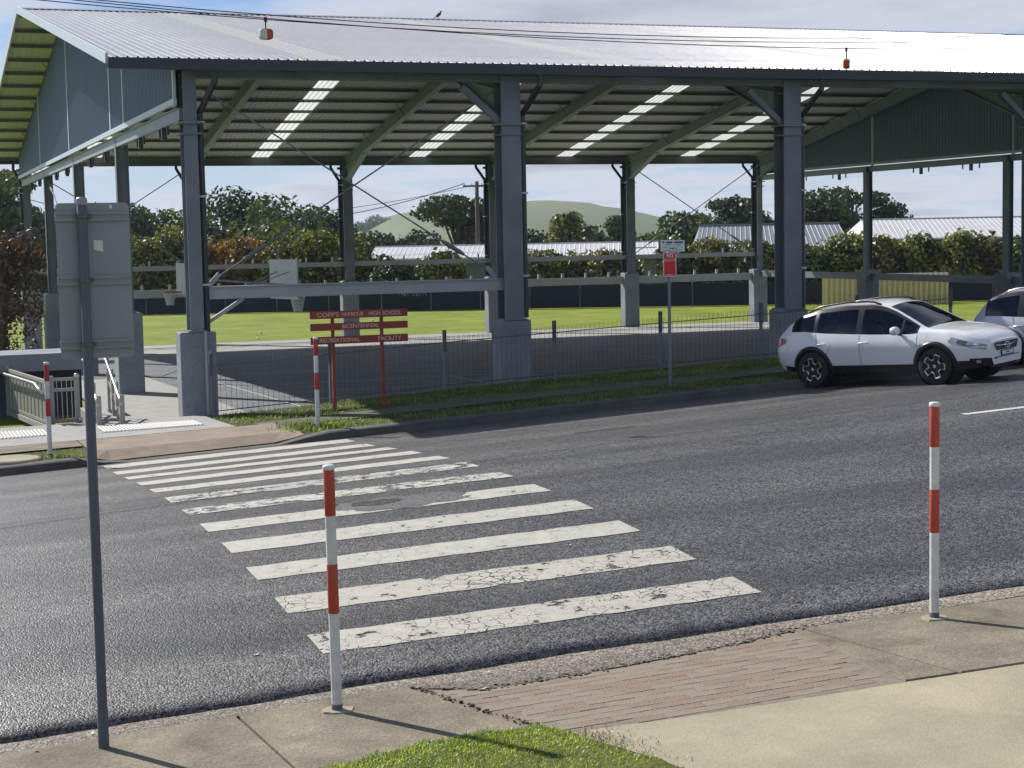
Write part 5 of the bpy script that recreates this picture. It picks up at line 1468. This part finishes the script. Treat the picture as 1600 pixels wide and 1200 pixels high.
# ------------------------------------------------------------------ houses beyond
def house(name, label, a, c, depth, ze, zr, roofm, hip, wins):
    a, c = Vector((*a, ZG)), Vector((*c, ZG)); d = c-a; L_ = d.length
    t = empty(name, a, math.atan2(d.y, d.x), label, 'house')
    b = MB(); b.box(.3, L_-.3, .4, depth-.4, -.2, ze-ZG); b.build('wall', M['wall_grey'], t)
    ez, rz = ze-ZG, zr-ZG; ym = depth/2
    # ribbed front slope, smooth back slope
    def slope(front):
        b = MB(); n = int(L_/.36); st = L_/n
        y0 = -.25 if front else depth+.25
        for k in range(n):
            for x, h in ((k*st, 0), (k*st+st*.72, 0), (k*st+st*.80, .022), (k*st+st*.92, .022)):
                hx = x
                xr = min(max(hx, hip), L_-hip) if hip > 0 else x
                xe = x
                b.v += [(xe, y0, ez-.05+h), (hip+(L_-2*hip)*x/L_, ym, rz+h)]
        m_ = len(b.v)//2
        b.v += [(L_, y0, ez-.05), (L_-hip, ym, rz)]
        for i in range(m_): b.f.append((2*i, 2*i+2, 2*i+3, 2*i+1) if front else (2*i+1, 2*i+3, 2*i+2, 2*i)); b.m.append(0)
        return b.build('roof', roofm, t)
    slope(True); slope(False)
    for x, xr in ((0, hip), (L_, L_-hip)):
        b = MB(); b.poly([(x, -.25, ez-.06), (x, depth+.25, ez-.06), (xr, ym, rz-.01)]); b.build('gable_end' if hip <= 0 else 'hip_end', roofm if hip > 0 else M['wall_grey'], t)
    b = MB(); b.box(hip-.05, L_-hip+.05, ym-.12, ym+.12, rz-.02, rz+.06); b.build('ridge_cap', roofm, t)
    b = MB(); b.box(-.02, L_+.02, -.36, -.255, ez-.16, ez-.05); b.build('gutter', M['trim'], t)
    for x, w_, z0, z1 in wins:
        b = MB(); b.box(x, x+w_, .36, .395, z0, z1); f = b.build('window', M['trim'], t)
        b = MB(); b.box(x+.06, x+w_-.06, .345, .358, z0+.06, z1-.06); b.build('pane', M['win'], f)
    return t
house('house', 'long low house with a white ribbed roof left of the thick centre column', (31.0, 109.0), (50.5, 100.3), 7, 1.60, 2.42, M['roof_white'], 0, ((3, 1.4, 1.2, 2.3), (9, 1.4, 1.2, 2.3), (14, 1.6, 1.2, 2.3)))
house('house', 'house with a steep grey ribbed roof left of the third thick column', (49.4, 92.6), (59.6, 88.1), 9, 1.20, 3.52, M['roof_grey'], .7, ((2, 1.3, .9, 2.0), (6.5, 1.3, .9, 2.0)))
house('house', 'house with a bright white roof above the hedge at the right edge', (62.6, 91.4), (84.0, 84.2), 9, 2.38, 3.72, M['roof_white'], .5, ((2, 1.3, 1.6, 2.9), (7, 1.3, 1.6, 2.9), (12, 1.3, 1.6, 2.9)))
house('house', 'small pale gabled roof low behind the no stopping sign', (46.6, 99.0), (49.6, 97.6), 6, 1.45, 2.0, M['roof_white'], .6, ())

# ------------------------------------------------------------------ power pole and its wires
up = empty('utility_pole', (40.1, 110.6, ZG), 0, 'timber utility pole with a crossarm standing among the far trees', 'pole')
b = MB(); b.tube([(0, 0, 0), (0, 0, 8.5)], [.20, .14], 10); b.build('pole', M['wood'], up, True)
b = MB(); b.beam((-1.0, .3, 8.15), (1.0, -.3, 8.15), .12, .14); b.build('crossarm', M['wood'], up)
for k in (-1, -.4, .4, 1): b = MB(); b.lathe([(.04, 0), (.05, .08), (.03, .14), (0, .15)], 8); b.build('insulator', M['trim'], up, loc=(k*.9, -k*.27, 8.22))
def far_cable(label, p, q, sag, r_=.03):
    b = MB(); p, q = Vector(p), Vector(q); b.tube([p.lerp(q, k/24)-Vector((0, 0, sag*4*(k/24)*(1-k/24))) for k in range(25)], r_, 5)
    tag(b.build('far_cable', M['wire'], smooth=True), label, 'cable', 'cables from the utility pole')
far_cable('upper far cable sagging left from the utility pole', (39.2, 110.9, 7.1), (4, 118, 7.6), 3.1)
far_cable('lower far cable sagging left from the utility pole', (39.6, 110.8, 6.9), (2, 121, 6.6), 2.0, .022)

# ------------------------------------------------------------------ vegetation
def crown_mesh(name, lobes, n, size, mat, seed, squash=1.0, inner=.35):
    """leaf clumps spread over and through a set of ellipsoid lobes (x, y, z, rx, ry, rz)"""
    r_ = np.random.default_rng(seed); P_ = []; N_ = []
    w_ = np.array([l[3]*l[5] for l in lobes]); w_ = w_/w_.sum()
    for l, c in zip(lobes, (w_*n).astype(int)+1):
        v = r_.normal(size=(c, 3)); v /= np.linalg.norm(v, axis=1)[:, None]
        # uneven skin: bumps on the lobe
        bump = 1+.20*np.sin(v[:, 0]*7+l[0]*3)*np.sin(v[:, 1]*6+l[1])*np.sin(v[:, 2]*8+l[2]*2)+.10*np.sin(v[:, 0]*17+v[:, 2]*13)
        rad = np.where(r_.random(c) < inner, r_.uniform(.35, .95, c), r_.uniform(.90, 1.12, c))*bump
        P_.append(np.array(l[:3])+v*rad[:, None]*np.array(l[3:6])); N_.append(v)
    p = np.concatenate(P_); nv = np.concatenate(N_); c = len(p)
    s = size*r_.uniform(.5, 1.35, c)
    nn = nv+r_.normal(0, .75, (c, 3)); nn /= np.linalg.norm(nn, axis=1)[:, None]
    t = np.cross(nn, r_.normal(size=(c, 3))); t /= np.linalg.norm(t, axis=1)[:, None]+1e-9
    bt = np.cross(nn, t)
    a = p-t*(s*.5)[:, None]; b_ = p+bt*(s*.32)[:, None]+nn*(s*.12)[:, None]; cc = p+t*(s*.55)[:, None]-nn*(s*.10)[:, None]; d_ = p-bt*(s*.32)[:, None]
    V_ = np.stack([a, b_, cc, d_], 1).reshape(-1, 3).astype(np.float32)
    me = bpy.data.meshes.new(name); me.vertices.add(4*c); me.vertices.foreach_set('co', V_.ravel())
    me.loops.add(4*c); me.loops.foreach_set('vertex_index', np.arange(4*c, dtype=np.int32))
    me.polygons.add(c); me.polygons.foreach_set('loop_start', np.arange(0, 4*c, 4, dtype=np.int32)); me.polygons.foreach_set('loop_total', np.full(c, 4, dtype=np.int32))
    me.materials.append(mat); me.update(calc_edges=True)
    return me
def tree(name, label, x, y, rad, ztop, leaf, seed, group, n=5000, size=.34, kind='round', zg=ZG, trunk=True):
    q = random.Random(seed); h = ztop-zg
    t = empty(name, (x, y, zg), 0, label, 'tree' if kind != 'shrub' else 'shrub', group)
    lobes = []
    if kind == 'shrub':
        k = max(3, int(rad*4))
        for i in range(k):
            a = q.uniform(0, 6.28); d = q.uniform(.1, .6)*rad; rr = rad*q.uniform(.45, .68)
            zc = h*q.uniform(.35, .80); lobes.append((d*math.cos(a), d*math.sin(a)*.8, zc, rr, rr*.9, min(rr*1.0, h-zc)*1.0+.05))
        lobes.append((0, 0, h*.45, rad*.85, rad*.75, h*.46))
    elif kind == 'tall':
        k = 9
        for i in range(k):
            f = i/(k-1); zc = h*(.15+.75*f); rr = rad*(1-.45*f)*q.uniform(.5, .75); a = q.uniform(0, 6.28); d = rad*.45*(1-.5*f)
            lobes.append((d*math.cos(a), d*math.sin(a), zc, rr, rr, rr*q.uniform(.9, 1.4)))
        lobes.append((0, 0, h*.9, rad*.4, rad*.4, h*.1))
    elif kind == 'umbrella':
        for i in range(10):
            a = q.uniform(0, 6.28); d = rad*q.uniform(.2, .85); rr = rad*q.uniform(.22, .40)
            lobes.append((d*math.cos(a), d*math.sin(a), h*q.uniform(.62, .93), rr*1.2, rr*1.2, rr*.62))
    else:
        k = 11
        for i in range(k):
            a = q.uniform(0, 6.28); d = rad*q.uniform(.15, .70); rr = rad*q.uniform(.30, .52)
            zc = h*q.uniform(.22, .86)
            lobes.append((d*math.cos(a), d*math.sin(a), min(zc, h-rr*.75), rr, rr, rr*.85))
        lobes.append((0, 0, h*.42, rad*.85, rad*.85, h*.40))
    me = crown_mesh('crown', lobes, n, size, LEAF[leaf] if isinstance(leaf, str) else leaf, seed)
    link_mesh('crown', me, t)
    b = MB(); tr = max(.06, min(.3, rad*.10))
    b.tube([(0, 0, -.2), (q.uniform(-.1, .1), q.uniform(-.1, .1), h*.25), (q.uniform(-.2, .2), q.uniform(-.2, .2), h*.5), (0, 0, h*.78)], [tr*1.3, tr, tr*.7, tr*.25], 8)
    for i, l in enumerate(lobes[:7]):
        z0 = h*q.uniform(.18, .42); b.tube([(0, 0, z0), (l[0]*.5, l[1]*.5, (z0+l[2])/2+.1), (l[0]*.9, l[1]*.9, l[2])], [tr*.5, tr*.35, tr*.15], 6)
    b.build('trunk', M['bark'], t, True)
    return t
SH = 'shrubs along the far fence'
hedge = [  # x, y, half width, top, leaf, label
    (12.6, 96.2, 1.5, 3.25, 'light', 'light green shrub behind the fence, left of the backboard seen edge-on'),
    (14.7, 95.6, 1.5, 3.70, 'light', 'tall light green shrub behind the fence just left of the first column'),
    (16.9, 95.8, 1.4, 3.00, 'orange', 'green shrub with an orange tinge just right of the first column'),
    (18.9, 94.2, 1.5, 3.05, 'orange', 'orange leaved shrub, the brightest of the hedge left of the pale backboard'),
    (20.6, 91.8, 1.3, 2.90, 'olive', 'yellow green shrub directly above the pale backboard'),
    (22.4, 91.3, 1.5, 3.15, 'light', 'yellow green shrub right of the pale backboard'),
    (24.6, 91.0, 1.5, 3.05, 'light', 'green shrub behind the far column in the second bay'),
    (26.7, 89.5, 1.0, 1.60, 'dark', 'dark shrub right of the far column beside the white roof'),
    (26.2, 86.8, 1.4, 1.10, 'dark', 'low dark shrub under the white roof above the near rail'),
    (29.0, 85.4, 1.3, 2.0, 'light', 'bright yellow green bush in front of the long white roof'),
    (35.5, 85.2, 1.5, 1.65, 'olive', 'green shrub in front of the white roof right of the centre column'),
    (37.9, 85.3, 1.5, 1.7, 'olive', 'green shrub midway between the centre column and the next far column'),
    (39.5, 83.3, 1.5, 1.65, 'olive', 'green shrub just left of the far column before the parking sign'),
    (42.8, 81.2, 1.5, 1.90, 'mid', 'dark green shrub right behind the parking sign'),
    (44.5, 80.1, 1.6, 2.10, 'olive', 'sunlit shrub right of the parking sign'),
    (46.3, 79.0, 1.4, 2.00, 'olive', 'shrub left of the far corner column under the grey roof'),
    (48.1, 79.0, 1.2, 1.80, 'mid', 'shrub between the far corner column and the third thick column'),
    (49.9, 77.7, 1.2, 1.90, 'mid', 'shrub right of the third thick column under the grey roof'),
    (52.4, 77.6, 1.6, 2.35, 'light', 'large shrub beside the slender gable post behind the white car'),
    (54.1, 76.3, 1.4, 2.35, 'olive', 'shrub just right of the slender gable post'),
    (56.1, 75.6, 1.4, 2.40, 'light', 'second shrub right of the slender gable post'),
    (58.3, 74.9, 1.4, 2.42, 'light', 'third shrub right of the slender gable post'),
    (60.1, 74.3, 1.0, 2.30, 'olive', 'small shrub left of the rightmost gable post'),
    (62.2, 73.6, 1.0, 2.15, 'light', 'shrub cut by the right edge of the picture'),
    (9.8, 97.3, 1.9, 3.9, 'mid', 'green shrub behind the back of the road sign'),
    (7.4, 99.3, 1.6, 4.3, 'mid', 'tall shrub between the gable posts at the left'),
]
for i, (x, y, rd, zt, lf, lab) in enumerate(hedge):
    tree('hedge_shrub', lab, x, y, rd*1.18, zt+.35, lf, 100+i, SH, 5600, .27, 'shrub')
TG = 'trees beyond the field'
trees = [
    (11.6, 113.3, 3.4, 5.9, 'dark', 'round', 'dark tree behind the top of the road sign'),
    (15.2, 117.2, 1.6, 5.6, 'olive', 'tall', 'slender olive tree left of the first column above the light hedge'),
    (17.9, 116.5, 2.5, 5.9, 'mid', 'round', 'green tree right behind the first column'),
    (21.0, 115.8, 2.1, 4.7, 'mid', 'round', 'low green tree right of the first column above the orange shrub'),
    (26.2, 129.9, 3.0, 7.4, 'dark', 'round', 'tall dark tree, left part of the big group above the pale backboard'),
    (28.4, 122.5, 3.0, 7.35, 'mid', 'round', 'tallest tree of the big group above the pale backboard'),
    (31.2, 123.9, 2.9, 6.5, 'dark', 'round', 'dark tree, right part of the big group left of the far column'),
    (23.8, 108.2, 3.0, 4.4, 'mid', 'round', 'broad lower tree in front of the big group above the pale backboard'),
    (41.1, 142.5, 2.8, 3.5, 'dark', 'round', 'dark round tree below the left end of the hill'),
    (44.6, 141.1, 3.0, 3.5, 'dark', 'round', 'dark round tree under the middle of the hill'),
    (45.2, 130.1, 3.4, 6.9, 'dark', 'umbrella', 'tall open tree with bare limbs beside the utility pole'),
    (47.6, 129.2, 2.2, 4.7, 'dark', 'round', 'dark tree just left of the thick centre column'),
    (54.9, 137.3, 2.1, 3.3, 'dark', 'round', 'low dark tree just right of the thick centre column'),
    (54.1, 126.9, 1.9, 4.9, 'light', 'tall', 'light green upright tree under the hill crest'),
    (58.0, 130.5, 2.3, 3.8, 'dark', 'round', 'dark tree right of the light green upright tree'),
    (58.1, 124.5, 1.6, 4.4, 'mid', 'tall', 'green tree just left of the far column before the parking sign'),
    (64.0, 132.5, 1.6, 3.1, 'dark', 'round', 'low dark tree just right of that far column'),
    (60.6, 117.0, 2.3, 5.4, 'mid', 'round', 'pale green tree above the white notice of the parking sign'),
    (61.5, 122.4, 1.9, 3.8, 'mid', 'round', 'low green tree behind the white notice'),
    (69.0, 123.5, 2.9, 6.1, 'dark', 'umbrella', 'dark spreading tree above the left end of the grey roof'),
    (74.2, 126.5, 1.6, 4.5, 'dark', 'round', 'dark tree between the far corner column and the third thick column'),
    (73.6, 116.4, 2.7, 6.6, 'dark', 'round', 'dark dense tree just right of the third thick column'),
    (79.1, 119.7, 2.4, 6.9, 'dark', 'umbrella', 'tall ragged tree left of the slender gable post'),
    (83.2, 118.4, 2.6, 5.3, 'dark', 'umbrella', 'dark ragged tree right of the slender gable post'),
    (78.7, 114.7, 2.2, 4.2, 'dark', 'round', 'low dark tree behind the slender gable post'),
    (36.9, 133.8, 2.2, 3.4, 'dark', 'round', 'dark tree just right of the far column in the second bay'),
    (50.5, 138.0, 2.6, 4.2, 'dark', 'round', 'dark tree hidden mostly by the thick centre column'),
    (88.5, 122.0, 1.6, 3.9, 'dark', 'round', 'small dark tree top over the white roof at the right'),
    (4.4, 104.5, 3.2, 8.1, 'mid', 'umbrella', 'tall open tree at the top left edge beyond the gable'),
    (6.6, 110.0, 2.3, 6.8, 'dark', 'round', 'dark tree at the left edge between the gable posts'),
]
for i, (x, y, rd, zt, lf, kd, lab) in enumerate(trees):
    tree('tree', lab, x, y, rd*(1.3 if kd != 'umbrella' else 1.15), zt-.1, lf, 300+i, TG, 6500 if kd != 'umbrella' else 3000, .42, kd)
zr_ = -1.05
tree('red_leaf_tree', 'red leaved tree at the left edge in front of the gable posts', 1.0, 50.6, 1.75, 4.1, 'red', 77, None, 4200, .16, 'round', zr_)
# distant hill
hl = MB(); hx = frange(120, 560, 8); 
def hill_z(x, y):
    r_ = np.interp(x, [120, 200, 236, 250, 262, 280, 300, 338, 357, 377, 395, 409, 434, 470, 560], [-6, -4, 0, 8, 13.5, 17.5, 20.3, 22.6, 22.9, 19.2, 13, 7.5, 0, -4, -8])
    f = max(0, 1-((y-900)/190)**2)
    return -4+(float(r_)+4)*f+.35*math.sin(x*.5)*math.sin(y*.11)*f
hl.grid(hx, frange(700, 1100, 20), hill_z)
tag(hl.build('hill', M['hill'], smooth=True), kind='structure')
r = np.random.default_rng(21)
for k, (x, dz, rd) in enumerate(((249, 2.3, 5), (257, 2.8, 6), (240, 1.5, 6), (283, 2, 5), (418, 2, 6))):
    zz = hill_z(x, 895)
    lob = [(r.normal(0, rd*.5), r.normal(0, 2), r.uniform(0, dz), rd*.6, rd*.6, dz) for j in range(5)]
    t = empty('hill_trees', (x, 895, zz), 0, ('small clump of trees at the left shoulder of the hill', 'clump of trees next to the hill shoulder, second from the left', 'lowest clump of trees at the left foot of the hill', 'clump of trees on the hill crest left of the tall open tree', 'clump of trees at the right foot of the hill')[k], 'trees', 'tree clumps on the hill')
    link_mesh('crown', crown_mesh('crown', lob, 900, 1.3, LEAF['mid'], 500+k), t)
# gulls on the field
gm = MB(); gm.lathe([(0, -.16), (.05, -.12), (.085, -.02), (.07, .08), (.03, .15), (0, .16)], 8, 'x'); gme = gm.mesh('body', M['bird_white'], True)
hm = MB(); hm.lathe([(0, -.05), (.045, 0), (0, .05)], 8); hme = hm.mesh('head', M['bird_white'], True)
for k, (x, y, lab) in enumerate(((20.6, 71.5, 'white gull on the field just right of the school sign'), (13.3, 64.5, 'white gull on the field left of the school sign'), (12.2, 60.0, 'white gull on the grass by the court edge, left of the school sign'))):
    t = empty('gull', (x, y, ZG), R(40*k), lab, 'bird', 'gulls on the field')
    t.scale = (.6, .6, .6)
    link_mesh('body', gme, t, (0, 0, .2)); link_mesh('head', hme, t, (.13, 0, .30))
    b = MB(); b.tube([(0, .02, 0), (0, .02, .14)], .008, 4); b.tube([(0, -.02, 0), (0, -.02, .14)], .008, 4); b.build('legs', M['rim'], t)
# shade trees left of the frame that dapple the field

hz = MB(); hz.box(-1500, 1600, -60, 2200, -6.5, 30.5)
hzm = bpy.data.materials.new('haze_air'); hzm.use_nodes = True; nt = hzm.node_tree; nt.nodes.remove(nt.nodes['Principled BSDF'])
pv = nt.nodes.new('ShaderNodeVolumePrincipled'); pv.inputs['Color'].default_value = (.82, .91, 1, 1); pv.inputs['Density'].default_value = .00016; pv.inputs['Anisotropy'].default_value = .2
nt.links.new(pv.outputs[0], nt.nodes['Material Output'].inputs['Volume'])
tag(hz.build('haze', hzm), kind='stuff')
